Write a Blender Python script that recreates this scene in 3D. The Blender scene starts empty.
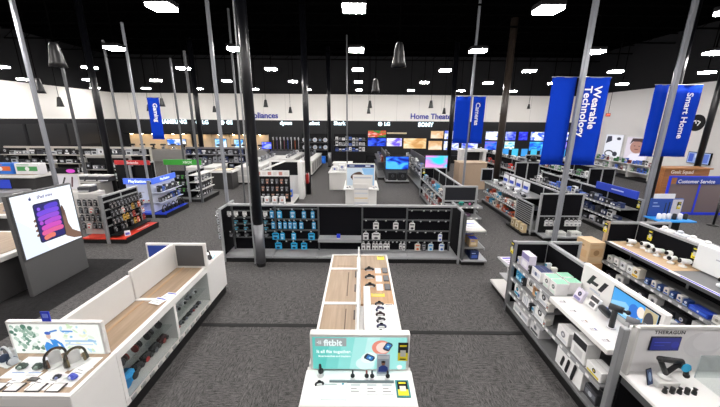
import bpy, math, random
from mathutils import Vector, Matrix
random.seed(7)
PI = math.pi
SC = bpy.context.scene
COL = SC.collection
ORD = ['first','second','third','fourth','fifth','sixth','seventh','eighth','ninth','tenth','eleventh','twelfth',
       'thirteenth','fourteenth','fifteenth','sixteenth','seventeenth','eighteenth','nineteenth','twentieth']
# ------------------------------------------------------------------ materials
def lin(h):
    h = h.lstrip('#'); o = []
    for i in (0, 2, 4):
        c = int(h[i:i+2], 16)/255
        o.append(c/12.92 if c <= .04045 else ((c+.055)/1.055)**2.4)
    return (o[0], o[1], o[2], 1)
MC = {}
def mat(h, rough=.5, metal=0., vary=.06, scale=9., spec=.5):
    """plain painted / plastic / metal surface with a faint procedural mottling"""
    k = (h, rough, metal, vary, scale, spec)
    if k in MC: return MC[k]
    m = bpy.data.materials.new('surface_' + h.strip('#')); m.use_nodes = True
    nt = m.node_tree; b = nt.nodes['Principled BSDF']
    b.inputs['Roughness'].default_value = rough; b.inputs['Metallic'].default_value = metal; b.inputs['Specular IOR Level'].default_value = spec
    c = lin(h)
    tc = nt.nodes.new('ShaderNodeTexCoord'); nz = nt.nodes.new('ShaderNodeTexNoise'); nz.inputs['Scale'].default_value = scale
    mx = nt.nodes.new('ShaderNodeMix'); mx.data_type = 'RGBA'
    mx.inputs['A'].default_value = tuple(v*(1-vary) for v in c[:3])+(1,)
    mx.inputs['B'].default_value = tuple(min(1, v*(1+vary)) for v in c[:3])+(1,)
    nt.links.new(tc.outputs['Object'], nz.inputs['Vector']); nt.links.new(nz.outputs['Fac'], mx.inputs['Factor'])
    nt.links.new(mx.outputs['Result'], b.inputs['Base Color'])
    MC[k] = m; return m
def em(h, s=1.):
    k = ('em', h, s)
    if k in MC: return MC[k]
    m = bpy.data.materials.new('lit_' + h.strip('#')); m.use_nodes = True
    nt = m.node_tree; b = nt.nodes['Principled BSDF']
    b.inputs['Base Color'].default_value = (.02, .02, .02, 1); b.inputs['Roughness'].default_value = .35
    b.inputs['Emission Color'].default_value = lin(h); b.inputs['Emission Strength'].default_value = s
    MC[k] = m; return m
def screen(h1, h2, h3, s=1., scale=2., seed=0., key=None):
    """picture on a TV: flowing bands of three colours"""
    k = ('scr', h1, h2, h3, s, scale, seed)
    if k in MC: return MC[k]
    m = bpy.data.materials.new('screen_picture'); m.use_nodes = True
    nt = m.node_tree; b = nt.nodes['Principled BSDF']
    b.inputs['Base Color'].default_value = (.01, .01, .01, 1); b.inputs['Roughness'].default_value = .25
    tc = nt.nodes.new('ShaderNodeTexCoord'); mp = nt.nodes.new('ShaderNodeMapping'); mp.inputs['Location'].default_value = (seed, seed*.7, seed*.3)
    mp.inputs['Scale'].default_value = (1, 1, 2.)
    nz = nt.nodes.new('ShaderNodeTexNoise'); nz.inputs['Scale'].default_value = scale; nz.inputs['Detail'].default_value = 1.5; nz.inputs['Distortion'].default_value = .8
    cr = nt.nodes.new('ShaderNodeValToRGB'); e = cr.color_ramp.elements
    e[0].position = .36; e[0].color = lin(h1); e[1].position = .64; e[1].color = lin(h3); x = e.new(.5); x.color = lin(h2)
    L = nt.links.new
    L(tc.outputs['Object'], mp.inputs['Vector']); L(mp.outputs['Vector'], nz.inputs['Vector']); L(nz.outputs['Fac'], cr.inputs['Fac'])
    L(cr.outputs['Color'], b.inputs['Emission Color']); b.inputs['Emission Strength'].default_value = s
    MC[k] = m; return m
def glass_mat():
    if 'glass' in MC: return MC['glass']
    m = bpy.data.materials.new('clear_glass'); m.use_nodes = True; nt = m.node_tree
    nt.nodes.remove(nt.nodes['Principled BSDF'])
    t = nt.nodes.new('ShaderNodeBsdfTransparent'); g = nt.nodes.new('ShaderNodeBsdfGlossy'); g.inputs['Roughness'].default_value = .05
    t.inputs['Color'].default_value = (.93, .95, .95, 1)
    x = nt.nodes.new('ShaderNodeMixShader'); x.inputs[0].default_value = .05
    nt.links.new(t.outputs[0], x.inputs[1]); nt.links.new(g.outputs[0], x.inputs[2])
    nt.links.new(x.outputs[0], nt.nodes['Material Output'].inputs['Surface'])
    MC['glass'] = m; return m
def tinted_panel():
    if 'tint' in MC: return MC['tint']
    m = bpy.data.materials.new('smoked_partition'); m.use_nodes = True; nt = m.node_tree
    b = nt.nodes['Principled BSDF']; b.inputs['Base Color'].default_value = lin('#7d6f72'); b.inputs['Roughness'].default_value = .3
    b.inputs['Alpha'].default_value = .82
    MC['tint'] = m; return m
def carpet(h1, h2, name):
    m = bpy.data.materials.new(name); m.use_nodes = True; nt = m.node_tree; L = nt.links.new
    b = nt.nodes['Principled BSDF']; b.inputs['Roughness'].default_value = .95; b.inputs['Specular IOR Level'].default_value = .1
    tc = nt.nodes.new('ShaderNodeTexCoord')
    fac = []
    for sx, sy, sc in ((1., .2, 52.), (.2, 1., 52.), (1, 1, 75.)):
        mp = nt.nodes.new('ShaderNodeMapping'); mp.inputs['Scale'].default_value = (sx, sy, 1)
        n = nt.nodes.new('ShaderNodeTexNoise'); n.inputs['Scale'].default_value = sc; n.inputs['Detail'].default_value = 3; n.inputs['Roughness'].default_value = .7
        L(tc.outputs['Object'], mp.inputs['Vector']); L(mp.outputs['Vector'], n.inputs['Vector']); fac.append(n.outputs['Fac'])
    ck = nt.nodes.new('ShaderNodeTexChecker'); ck.inputs['Scale'].default_value = 2.0
    ck.inputs['Color1'].default_value = (0, 0, 0, 1); ck.inputs['Color2'].default_value = (1, 1, 1, 1)
    L(tc.outputs['Object'], ck.inputs['Vector'])
    mx = nt.nodes.new('ShaderNodeMix'); L(ck.outputs['Color'], mx.inputs[0]); L(fac[0], mx.inputs[2]); L(fac[1], mx.inputs[3])
    m2 = nt.nodes.new('ShaderNodeMix'); m2.inputs[0].default_value = .45; L(mx.outputs[0], m2.inputs[2]); L(fac[2], m2.inputs[3])
    cr = nt.nodes.new('ShaderNodeValToRGB'); e = cr.color_ramp.elements
    e[0].position = .34; e[0].color = lin(h1); e[1].position = .68; e[1].color = lin(h2)
    L(m2.outputs[0], cr.inputs['Fac']); L(cr.outputs['Color'], b.inputs['Base Color'])
    bp = nt.nodes.new('ShaderNodeBump'); bp.inputs['Strength'].default_value = .3; bp.inputs['Distance'].default_value = .004
    L(m2.outputs[0], bp.inputs['Height']); L(bp.outputs['Normal'], b.inputs['Normal'])
    return m
def wood(h1, h2, along='Y', rough=.45):
    k = ('wood', h1, h2, along)
    if k in MC: return MC[k]
    m = bpy.data.materials.new('wood_grain'); m.use_nodes = True; nt = m.node_tree; L = nt.links.new
    b = nt.nodes['Principled BSDF']; b.inputs['Roughness'].default_value = rough
    tc = nt.nodes.new('ShaderNodeTexCoord'); mp = nt.nodes.new('ShaderNodeMapping')
    mp.inputs['Scale'].default_value = (14, .9, 14) if along == 'Y' else (.9, 14, 14)
    n = nt.nodes.new('ShaderNodeTexNoise'); n.inputs['Scale'].default_value = 1.6; n.inputs['Detail'].default_value = 4
    cr = nt.nodes.new('ShaderNodeValToRGB'); e = cr.color_ramp.elements
    e[0].position = .3; e[0].color = lin(h1); e[1].position = .7; e[1].color = lin(h2)
    L(tc.outputs['Object'], mp.inputs['Vector']); L(mp.outputs['Vector'], n.inputs['Vector']); L(n.outputs['Fac'], cr.inputs['Fac']); L(cr.outputs['Color'], b.inputs['Base Color'])
    MC[k] = m; return m
W = mat('#e4e3e1', .4, vary=.015); W2 = mat('#d6d4d1', .45, vary=.02)
WOOD = wood('#8f7a64', '#a8917a'); TAN = wood('#c0a27e', '#cbb08e', 'X')
GREY = mat('#97999c', .4, .35); LG = mat('#a3a5a8', .45, .1); DG = mat('#55575a', .5, .2); POLE = mat('#8b8e95', .5, .25)
BLK = mat('#0c0c0e', .45); BLK2 = mat('#111114', .7, spec=.25); PAN = mat('#0b0b10', .9, spec=.15); KICK = mat('#08080a', .6)
BLUE = mat('#1438c8', .7); YEL = mat('#f2e12c', .6); RED = mat('#d8352a', .5); SIL = mat('#b9babc', .3, .8)
CHR = mat('#c9cacc', .25, .9); SHELF = mat('#77787a', .5, .15); CARD = mat('#c29a6c', .8); TEAL = mat('#1fa3d8', .5)
GLASS = glass_mat()
# ------------------------------------------------------------------ mesh builder
ORG = {}
class MB:
    def __init__(s, frame=None):
        s.v = []; s.f = []; s.m = []; s.sm = []; s.mats = []; s.fr = frame; s.lay = 1
    def mi(s, m):
        if m not in s.mats: s.mats.append(m)
        return s.mats.index(m)
    def add(s, vs, fs, m, smooth=False):
        o = len(s.v); s.v += [tuple(p) for p in vs]; k = s.mi(m)
        for f in fs: s.f.append(tuple(o+i for i in f)); s.m.append(k); s.sm.append(smooth)
        return s
    def box(s, x0, x1, y0, y1, z0, z1, m, bev=0):
        if x0 > x1: x0, x1 = x1, x0
        if y0 > y1: y0, y1 = y1, y0
        if not bev:
            vs = [(x, y, z) for z in (z0, z1) for x, y in ((x0, y0), (x1, y0), (x1, y1), (x0, y1))]
            return s.add(vs, [(3, 2, 1, 0), (4, 5, 6, 7), (0, 1, 5, 4), (1, 2, 6, 5), (2, 3, 7, 6), (3, 0, 4, 7)], m)
        b = min(bev, (x1-x0)*.45, (y1-y0)*.45, (z1-z0)*.45)
        vs = []; rows = []
        for z, i in ((z0, b), (z0+b, 0), (z1-b, 0), (z1, b)):
            a, c, d, e = x0+i, x1-i, y0+i, y1-i
            q = b
            ring = [(a+q, d, z), (c-q, d, z), (c, d+q, z), (c, e-q, z), (c-q, e, z), (a+q, e, z), (a, e-q, z), (a, d+q, z)]
            vs += ring
        fs = [tuple(range(7, -1, -1)), tuple(range(24, 32))]
        for r in range(3):
            for i in range(8):
                j = (i+1) % 8; fs.append((r*8+i, r*8+j, r*8+8+j, r*8+8+i))
        return s.add(vs, fs, m)
    def cyl(s, p0, p1, r, m, r1=None, n=12):
        p0 = Vector(p0); p1 = Vector(p1); r1 = r if r1 is None else r1
        d = (p1-p0).normalized(); a = d.orthogonal().normalized(); b = d.cross(a)
        vs = [p0+(a*math.cos(t)+b*math.sin(t))*r for t in (2*PI*i/n for i in range(n))]
        vs += [p1+(a*math.cos(t)+b*math.sin(t))*r1 for t in (2*PI*i/n for i in range(n))]
        s.add(vs, [(i, (i+1) % n, n+(i+1) % n, n+i) for i in range(n)], m, True)
        o = len(s.v)-2*n; k = s.mi(m)
        s.f += [tuple(o+i for i in range(n-1, -1, -1)), tuple(o+n+i for i in range(n))]; s.m += [k, k]; s.sm += [False, False]
        return s
    def lathe(s, prof, m, c=(0, 0, 0), n=16):
        vs = [(c[0]+r*math.cos(2*PI*i/n), c[1]+r*math.sin(2*PI*i/n), c[2]+z) for r, z in prof for i in range(n)]
        fs = [(k*n+i, k*n+(i+1) % n, (k+1)*n+(i+1) % n, (k+1)*n+i) for k in range(len(prof)-1) for i in range(n)]
        return s.add(vs, fs, m, True)
    def ball(s, c, r, m, n=12, sq=(1, 1, 1)):
        k = max(5, n//2)
        prof = [(math.sin(PI*i/k), -math.cos(PI*i/k)) for i in range(k+1)]
        vs = [(c[0]+r*sq[0]*a*math.cos(2*PI*i/n), c[1]+r*sq[1]*a*math.sin(2*PI*i/n), c[2]+r*sq[2]*z) for a, z in prof for i in range(n)]
        fs = [(q*n+i, q*n+(i+1) % n, (q+1)*n+(i+1) % n, (q+1)*n+i) for q in range(k) for i in range(n)]
        return s.add(vs, fs, m, True)
    def tube(s, pts, r, m, n=8):
        P = [Vector(p) for p in pts]; vs = []; a = None
        for i, p in enumerate(P):
            d = (P[min(i+1, len(P)-1)]-P[max(i-1, 0)]).normalized()
            a = d.orthogonal().normalized() if a is None else (a-d*a.dot(d)).normalized()
            b = d.cross(a); vs += [p+(a*math.cos(2*PI*k/n)+b*math.sin(2*PI*k/n))*r for k in range(n)]
        fs = [(q*n+i, q*n+(i+1) % n, (q+1)*n+(i+1) % n, (q+1)*n+i) for q in range(len(P)-1) for i in range(n)]
        fs += [tuple(range(n-1, -1, -1)), tuple((len(P)-1)*n+i for i in range(n))]
        return s.add(vs, fs, m, True)
    def prism(s, pts, vec, m):
        n = len(pts); v = Vector(vec); vs = [Vector(p) for p in pts]+[Vector(p)+v for p in pts]
        fs = [tuple(range(n-1, -1, -1)), tuple(range(n, 2*n))]+[(i, (i+1) % n, n+(i+1) % n, n+i) for i in range(n)]
        return s.add(vs, fs, m)
    # flat printing on a panel with frame (origin, u, v)
    def P(s, u, v):
        o, a, b = s.fr; n = a.cross(b); return o+a*u+b*v+n*(.0012*s.lay)
    def rect(s, u0, u1, v0, v1, m):
        s.add([s.P(u0, v0), s.P(u1, v0), s.P(u1, v1), s.P(u0, v1)], [(0, 1, 2, 3)], m); s.lay += 1; return s
    def shape(s, pts, m):
        s.add([s.P(*p) for p in pts], [tuple(range(len(pts)))], m); s.lay += 1; return s
    def ell(s, cu, cv, ru, rv, m, rot=0, n=20):
        return s.shape([(cu+ru*math.cos(t)*math.cos(rot)-rv*math.sin(t)*math.sin(rot), cv+ru*math.cos(t)*math.sin(rot)+rv*math.sin(t)*math.cos(rot)) for t in (2*PI*i/n for i in range(n))], m)
    def stroke(s, pts, w, m):
        for (a, b), (c, d) in zip(pts, pts[1:]):
            l = math.hypot(c-a, d-b) or 1; nx, ny = -(d-b)/l*w/2, (c-a)/l*w/2
            s.add([s.P(a-nx, b-ny), s.P(c-nx, d-ny), s.P(c+nx, d+ny), s.P(a+nx, b+ny)], [(0, 1, 2, 3)], m)
        s.lay += 1
        for a, b in pts: s.add([s.P(a+w/2*math.cos(2*PI*i/12), b+w/2*math.sin(2*PI*i/12)) for i in range(12)], [tuple(range(12))], m)
        s.lay += 1
        return s
    def mesh(s, name, off=(0, 0, 0)):
        me = bpy.data.meshes.new(name)
        ox, oy, oz = off
        me.from_pydata([(x-ox, y-oy, z-oz) for x, y, z in s.v], [], s.f)
        for m in s.mats: me.materials.append(m)
        me.polygons.foreach_set('material_index', s.m); me.polygons.foreach_set('use_smooth', s.sm)
        me.update(); return me
    def build(s, name, parent=None, local=False):
        off = (0, 0, 0) if (parent is None or local) else ORG[parent.name]
        o = bpy.data.objects.new(name, s.mesh(name, off)); COL.objects.link(o)
        if parent is not None: o.parent = parent; ORG[o.name] = ORG[parent.name]
        else: ORG[o.name] = (0, 0, 0)
        return o
def frame(face, o):
    X, Y, Z = Vector((1, 0, 0)), Vector((0, 1, 0)), Vector((0, 0, 1))
    u, v = {'-Y': (X, Z), '+X': (Y, Z), '-X': (-Y, Z), 'up': (X, Y)}[face]
    return (Vector(o), u, v)
def tag(o, label, cat, group=None):
    o['label'] = label; o['category'] = cat
    if group: o['group'] = group
    return o
def struct(o):
    o['kind'] = 'structure'; return o
def thing(name, label, cat, loc=(0, 0, 0), rz=0, group=None):
    o = bpy.data.objects.new(name, None); o.empty_display_size = .1; COL.objects.link(o)
    o.location = loc; o.rotation_euler = (0, 0, rz); ORG[o.name] = tuple(loc)
    return tag(o, label, cat, group)
def solo(name, label, cat, mb, loc=None, group=None):
    """a thing that is one mesh in world coordinates; its origin goes to loc"""
    if loc is None:
        xs = [p[0] for p in mb.v]; ys = [p[1] for p in mb.v]; zs = [p[2] for p in mb.v]
        loc = ((min(xs)+max(xs))/2, (min(ys)+max(ys))/2, min(zs))
    o = bpy.data.objects.new(name, mb.mesh(name, loc)); COL.objects.link(o); o.location = loc; ORG[o.name] = tuple(loc)
    return tag(o, label, cat, group)
MESH = {}
def put(name, key, fn, label, cat, loc, rz=0, group=None, s=1., tilt=0):
    """a copy of a product whose mesh data is shared between all copies of the same key"""
    if key not in MESH: MESH[key] = fn().mesh(name)
    o = bpy.data.objects.new(name, MESH[key]); COL.objects.link(o)
    o.location = loc; o.rotation_euler = (tilt, 0, rz); o.scale = (s, s, s)
    return tag(o, label, cat, group)
def clone(r, loc, rz, label, group=None):
    c = r.copy(); COL.objects.link(c); c.location = loc; c.rotation_euler = (0, 0, rz); c['label'] = label
    if group: c['group'] = group
    for a in list(r.children):
        b = a.copy(); COL.objects.link(b); b.parent = c
        for g in list(a.children):
            d = g.copy(); COL.objects.link(d); d.parent = b
    return c
def text(name, body, size, m, parent, o, face='-Y', rot=0, bold=0., ext=.002, align='CENTER', space=1.):
    cu = bpy.data.curves.new(name, 'FONT'); cu.body = body; cu.size = size; cu.align_x = align; cu.align_y = 'CENTER'
    cu.extrude = ext; cu.offset = bold; cu.space_character = space; cu.resolution_u = 3
    t = bpy.data.objects.new(name, cu); COL.objects.link(t); bpy.context.view_layer.update()
    me = bpy.data.meshes.new_from_object(t.evaluated_get(bpy.context.evaluated_depsgraph_get())); bpy.data.objects.remove(t); bpy.data.curves.remove(cu)
    if isinstance(face, str): fr = frame(face, o)
    else: fr = (Vector(o),)+face
    a, b = fr[1], fr[2]; n = a.cross(b)
    M = Matrix((a, b, n)).transposed().to_4x4(); M.translation = fr[0]-Vector(ORG[parent.name])
    me.transform(M @ Matrix.Rotation(rot, 4, 'Z')); me.materials.clear(); me.materials.append(m); me.name = name
    ob = bpy.data.objects.new(name, me); COL.objects.link(ob); ob.parent = parent; ORG[ob.name] = ORG[parent.name]
    return ob
# ------------------------------------------------------------------ setting
LEFT, RIGHT, BACK, FRONT, CEIL = -20., 17.6, 27., -4., 8.3
fl = struct(MB().box(LEFT-.2, RIGHT+.2, FRONT-.2, BACK+.2, -.1, 0, carpet('#1b1b1c', '#7b7979', 'grey_woven_carpet')).build('floor'))
struct(MB().box(-14., -5.68, 1.5, 7.29, 0.0005, .006, carpet('#1b1b1c', '#333233', 'dark_floor_covering')).build('floor_dark'))
st = mat('#1b1b1c', .8)
struct(MB().box(-2.75, -.5, 4.66, 4.74, .0005, .008, st).build('trim_1')); struct(MB().box(.5, 2.73, 4.5, 4.58, .0005, .008, st).build('trim_2'))
struct(MB().box(LEFT-.2, RIGHT+.2, FRONT-.2, BACK+.2, CEIL, CEIL+.1, mat('#030303', 1., spec=0)).build('ceiling'))
wallw = mat('#fbf8f3', .8, vary=.015, scale=.6); char = mat('#15161a', .7, vary=.1, scale=1.5)
def band(name, f):
    m = MB()
    for z0, z1, mm in ((0, 3.36, char), (3.36, 5.43, wallw), (5.43, CEIL, BLK2)): f(m, z0, z1, mm)
    # fine vertical joints between the wall panels
    return struct(m.build(name))
band('wall_left', lambda m, a, b, mm: m.box(LEFT-.2, LEFT, FRONT, BACK, a, b, mm))
band('wall_back', lambda m, a, b, mm: m.box(LEFT-.2, RIGHT+.2, BACK, BACK+.2, a, b, mm))
m = MB()
for y0, y1, z0, z1, mm in ((FRONT, BACK, 0, 5.43, mat('#dddbd9', .8, vary=.02, scale=.6)), (FRONT, BACK, 5.43, CEIL, BLK2)): m.box(RIGHT, RIGHT+.2, y0, y1, z0, z1, mm)
struct(m.build('wall_right'))
m = MB(); m.box(LEFT, RIGHT, FRONT-.2, FRONT, 0, CEIL, mat('#8b8986', .8)); struct(m.build('wall_front'))
# dark panels on the charcoal part of the left wall
m = MB()
for y in (8.5, 11.2, 13.9, 16.6, 19.3, 22.): m.box(LEFT, LEFT+.05, y, y+2.5, 1.6, 3.05, mat('#202125', .5))
struct(m.build('trim_3'))
# thin vertical joints on the white band of the back wall
m = MB(); jt = mat('#c9c6c2', .8)
for i in range(20): m.box(-19+i*1.83, -18.985+i*1.83, BACK-.004, BACK, 3.36, 5.43, jt)
struct(m.build('trim_4'))
# columns
def pillar(x, y, w, clad=None, top=CEIL, c='#101116'):
    m = MB(); z0 = 0
    if clad: m.cyl((x, y, .1), (x, y, clad), w/2+.008, mat('#808186', .35, .6), n=28); m.cyl((x, y, 0), (x, y, .1), w/2, KICK, n=28); z0 = clad
    m.cyl((x, y, z0), (x, y, top), w/2, mat(c, .3), n=28)
    struct(m.build('pillar'))
pillar(-2.38, 7.0, .21, 1.06); pillar(-2.45, 14.63, .26); pillar(-2.3, 23.7, .26, 1.1); pillar(-10.62, 13.3, .24); pillar(-10.76, 21.6, .3)
pillar(9.98, 10.62, .26); pillar(7.5, 17.2, .34, c='#3a322c'); pillar(6.13, 22., .3); pillar(16.7, 15.6, .26)
# roof joists just under the deck, barely seen
jm = mat('#060606', 1., spec=0)
for k in range(9):
    y = 2.+k*2.9
    o = MB().box(LEFT, RIGHT, y-.03, y+.03, 7.7, 7.76, jm).box(LEFT, RIGHT, y-.03, y+.03, 8.2, 8.26, jm)
    for i in range(31): o.prism([(LEFT+i*1.2, y-.01, 7.76), (LEFT+i*1.2+.04, y-.01, 7.76), (LEFT+i*1.2+.64, y-.01, 8.2), (LEFT+i*1.2+.6, y-.01, 8.2)], (0, .02, 0), jm)
    struct(o.build('ceiling_beam'))
# ------------------------------------------------------------------ lamps
ROD = mat('#050505', 1., spec=0)
LAMP = em('#fffaf6', 150.)
hous = MB().box(-.23, .23, -.19, .19, .03, .12, BLK2, .01).box(-.012, .012, -.012, .012, .12, CEIL-5.45, ROD).mesh('housing')
diff = MB().box(-.21, .21, -.17, .17, -.03, .03, LAMP).mesh('diffuser')
lx = [-18.6, -15., -11.3, -7.4, -3.75, -.14, 3.5, 7., 10.6, 14.4]; ly = [-.6, 3., 6.65, 10.3, 14.1, 18.5, 23.3]
rown = ['row behind the viewpoint', 'row overhead of the front tables', 'row over the front counters', 'row over the black peg racks', 'row over the white poster stand', 'row over the TV displays', 'row along the far wall']
for j, y in enumerate(ly):
    for i, x in enumerate(lx):
        r = thing('ceiling_light', 'square ceiling lamp, %s from the dark wall, %s' % (ORD[i], rown[j]), 'ceiling lamp', (x, y, 5.45), group='square ceiling lamps')
        for nm, me in (('housing', hous), ('diffuser', diff)):
            o = bpy.data.objects.new(nm, me); COL.objects.link(o); o.parent = r
# ------------------------------------------------------------------ bell-shaped hanging speakers
def bell_mesh():
    m = MB(); k = mat('#1a1a1c', .35)
    m.lathe([(.0, .5), (.06, .49), (.085, .44), (.11, .3), (.14, .1), (.165, 0), (.155, 0)], k, n=20)
    m.lathe([(.155, .015), (0, .02)], BLK2, n=20)
    return m.mesh('bell_housing')
bellm = bell_mesh()
rodm = {}
for i, (x, y, z, s, lab) in enumerate([(-5.0, 5.6, 4.24, .75, 'large black bell-shaped pendant speaker hanging between the tall grey pole and lamps'),
        (.62, 5.6, 4.28, .75, 'black bell-shaped pendant speaker over the middle of the black peg racks'), (.42, 9.6, 4.2, .75, 'black bell pendant speaker hanging behind the larger one above the racks'),
        (-11.2, 11.6, 4.25, 1., 'black bell pendant speaker against the white band of the dark panelled wall'), (-15.7, 17.2, 3.98, 1., 'smaller black bell pendant speaker farther along the dark panelled wall'),
        (-12.05, 20., 4.13, 1., 'black bell pendant speaker just beside the blue gaming banner'), (-14.2, 22., 3.9, .9, 'little black bell pendant speaker before the back wall corner'),
        (-10.7, 24, 3.9, .9, 'black bell pendant speaker above the appliance nooks'), (-6.2, 21.5, 4.2, .95, 'black bell pendant speaker above the wall word Appliances'), (-5.15, 24., 3.88, .9, 'small black bell pendant speaker after the wall word Appliances'),
        (.6, 21.7, 4.2, .95, 'upper of two black bell pendant speakers near the wall sign with round emblem'), (.6, 24.9, 3.9, .9, 'lower of two black bell pendant speakers near the wall sign with round emblem'),
        (4.45, 20.9, 4.2, .95, 'black bell pendant speaker above the wall word Home'), (6.1, 24., 3.9, .9, 'black bell pendant speaker above the wall word Theater'),
        (9.5, 22., 3.85, 1., 'black bell pendant speaker between the camera banner and brown column'), (10.7, 21., 4.2, .6, 'shallow black pendant speaker over the screens past the brown column')]):
    r = thing('pendant_speaker', lab, 'speaker', (x, y, z))
    o = bpy.data.objects.new('bell_housing', bellm); COL.objects.link(o); o.parent = r; o.scale = (s, s, s)
    MB().cyl((0, 0, .5*s-.01), (0, 0, CEIL-z), .01, ROD, n=6).build('hanging_rod', r, True)
# ------------------------------------------------------------------ grey power poles
def pole(x, y, w, lab, c=None, top=CEIL, cross=False):  # lower top: fade into darkness put into the shape as a shortened shaft
    m = MB(); m.box(x-w/2, x+w/2, y-w/2, y+w/2, .002, top, c or POLE, w*.15)
    r = thing('power_pole', lab, 'pole', (x, y, 0)); m.build('shaft', r)
    MB().box(x-w*.7, x+w*.7, y-w*.7, y+w*.7, 0, .03, DG, .005).build('foot_plate', r)
    return r
pole(-3.94, 9.06, .085, 'slim grey pole just behind the end of the black peg racks')
pole(5.68, 8.64, .12, 'thick grey pole carrying the wearable technology banner')
pole(9.62, 10.28, .13, 'thick grey pole carrying the smart home banner before a black column')
pole(-7.0, 7.12, .075, 'tall grey pole behind the lit white tablet sign')
pole(-8.45, 12.35, .075, 'grey pole carrying the narrow blue gaming banner', None, 6.7)
pole(4.72, 14.2, .09, 'grey pole carrying the blue camera banner')
pole(-2.53, 7.02, .03, 'thin grey pipe running up beside the black and silver column', LG)
pole(-.63, 15.1, .06, 'thin grey pole beside the white poster stand', DG, 7.)
pole(-11.55, 13.1, .09, 'thin grey pole in front of the dark panelled wall', DG, 5.9)
pole(-8.45, 11.3, .06, 'thin dark grey pole beside the black column and red header', DG, 5.9)
pole(-8.06, 14.4, .07, 'thin grey pole behind the green headed shelving', DG, 5.9)
pole(-6.66, 12.9, .08, 'grey pole at the corner of the green headed shelving', DG, 5.9)
pole(-4.45, 11.8, .06, 'thin grey pole by the white fixture with hanging packs', DG, 7.)
# ------------------------------------------------------------------ banners
NAVY = mat('#0b37b2', .9, vary=.04, spec=.1)
def banner(x0, x1, y, z0, z1, lines, lab, px, skew=0., size=.26, gap=True):
    r = thing('hanging_banner', lab, 'banner', (px, y, z0))
    n = 26; m = MB(); vs = []
    segs = [(x0, px-.06), (px+.06, x1)] if gap else [(x0, x1)]
    k = 0
    for a, b in segs:
        m = MB(); nu, nv = 10, 8
        vs = []
        for side in (0, 1):
            for j in range(nv+1):
                for i in range(nu+1):
                    u, v = i/nu, j/nv
                    vs.append((a+(b-a)*u+skew*v, y+.012*math.sin(9*u+2+k)*(1-v*.6)+.006*math.sin(14*v+k)+side*.006, z1+(z0-z1)*v+.012*math.sin(5*u+k)*v))
        N = (nu+1)*(nv+1); fs = []
        for j in range(nv):
            for i in range(nu):
                q = j*(nu+1)+i; fs.append((q, q+nu+1, q+nu+2, q+1)); fs.append((N+q, N+q+1, N+q+nu+2, N+q+nu+1))
        for i in range(nu): fs.append((i, i+1, N+i+1, N+i)); q = nv*(nu+1)+i; fs.append((q, N+q, N+q+1, q+1))
        for j in range(nv): q = j*(nu+1); fs.append((q, N+q, N+q+nu+1, q+nu+1)); q += nu; fs.append((q, q+nu+1, N+q+nu+1, N+q))
        m.add(vs, fs, NAVY, True); m.build('fabric_panel', r); k += 1
    MB().cyl((x0-.02, y+.012, z1), (x1+.02, y+.012, z1), .014, GREY, n=8).build('top_arm', r)
    MB().cyl((x0-.02+skew, y+.012, z0+.01), (x1+.02+skew, y+.012, z0+.01), .012, NAVY, n=8).build('bottom_rod', r)
    for (s, tx, tz) in lines: text('lettering', s, size, mat('#e9ecf5', .6), r, (tx, y-.022, tz), '-Y', -PI/2, .006, .001, 'LEFT')
    return r
banner(5.0, 6.5, 8.77, 2.27, 4.55, [('Wearable', 6.2, 4.33), ('Technology', 5.95, 4.33)], 'tall blue banner lettered Wearable Technology on a grey pole', 5.68, size=.275)
banner(9.15, 10.62, 10.4, 2.35, 4.56, [('Smart Home', 10.26, 4.33)], 'tall blue banner lettered Smart Home beside the customer service area', 9.62, size=.27)
banner(4.03, 5.3, 14.05, 2.48, 4.43, [('Cameras', 4.98, 4.18)], 'blue banner lettered Cameras hanging in front of the far TV wall', 4.72, size=.26)
banner(-8.0, -7.54, 12.35, 2.66, 4.18, [('Gaming', -7.72, 3.98)], 'narrow blue banner lettered Gaming near the dark panelled wall', -8.45, size=.22, gap=False)
# ------------------------------------------------------------------ lettering on the back wall
WB = BACK-.03
def wallsign(s, x, z, size, m, lab, dot=False, bold=.012, depth=.02, face='-Y', y=None, space=1.):
    r = thing('wall_lettering', lab, 'sign', (x, (BACK if y is None else y)-.01, z))
    text('letters', s, size, m, r, (x, (BACK if y is None else y)-.03, z), face, 0, bold, depth, 'CENTER', space)
    if dot: MB().cyl((x-dot, BACK-.06, z), (x-dot, BACK-.002, z), size*.42, m, n=20).build('round_emblem', r)
    return r
navyl = mat('#1d2fa8', .5); lit = em('#dff6ff', 2.5)
wallsign('Appliances', -8.2, 3.72, .64, navyl, 'dark blue word Appliances on the white wall band')
wallsign('Home Theater', 5.9, 3.74, .6, navyl, 'dark blue words Home Theater on the white wall band')
wallsign('SAMSUNG', -15.5, 3.16, .44, lit, 'long glowing wall word above the first appliance nook', space=1.1)
wallsign('LG', -12.9, 3.14, .42, lit, 'small glowing wall letters with round emblem above the second appliance nook', dot=.6)
wallsign('GE', -10.9, 3.14, .42, lit, 'glowing wall letters with round emblem above the blue appliance screens', dot=.6)
wallsign('dyson', -6.2, 3.14, .42, lit, 'glowing wall word above the upright stick vacuums')
wallsign('iRobot', -4.0, 3.14, .42, lit, 'glowing wall word above the round robot vacuums')
wallsign('Shark', -1.75, 3.14, .42, lit, 'glowing wall word beside the far column')
wallsign('LG', 2.2, 3.12, .4, lit, 'glowing wall letters with round emblem above the colourful stacked TVs', dot=.58)
wallsign('SONY', 5.4, 3.08, .44, lit, 'glowing wall word above the orange cream TVs', bold=.02, space=1.1)
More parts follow.
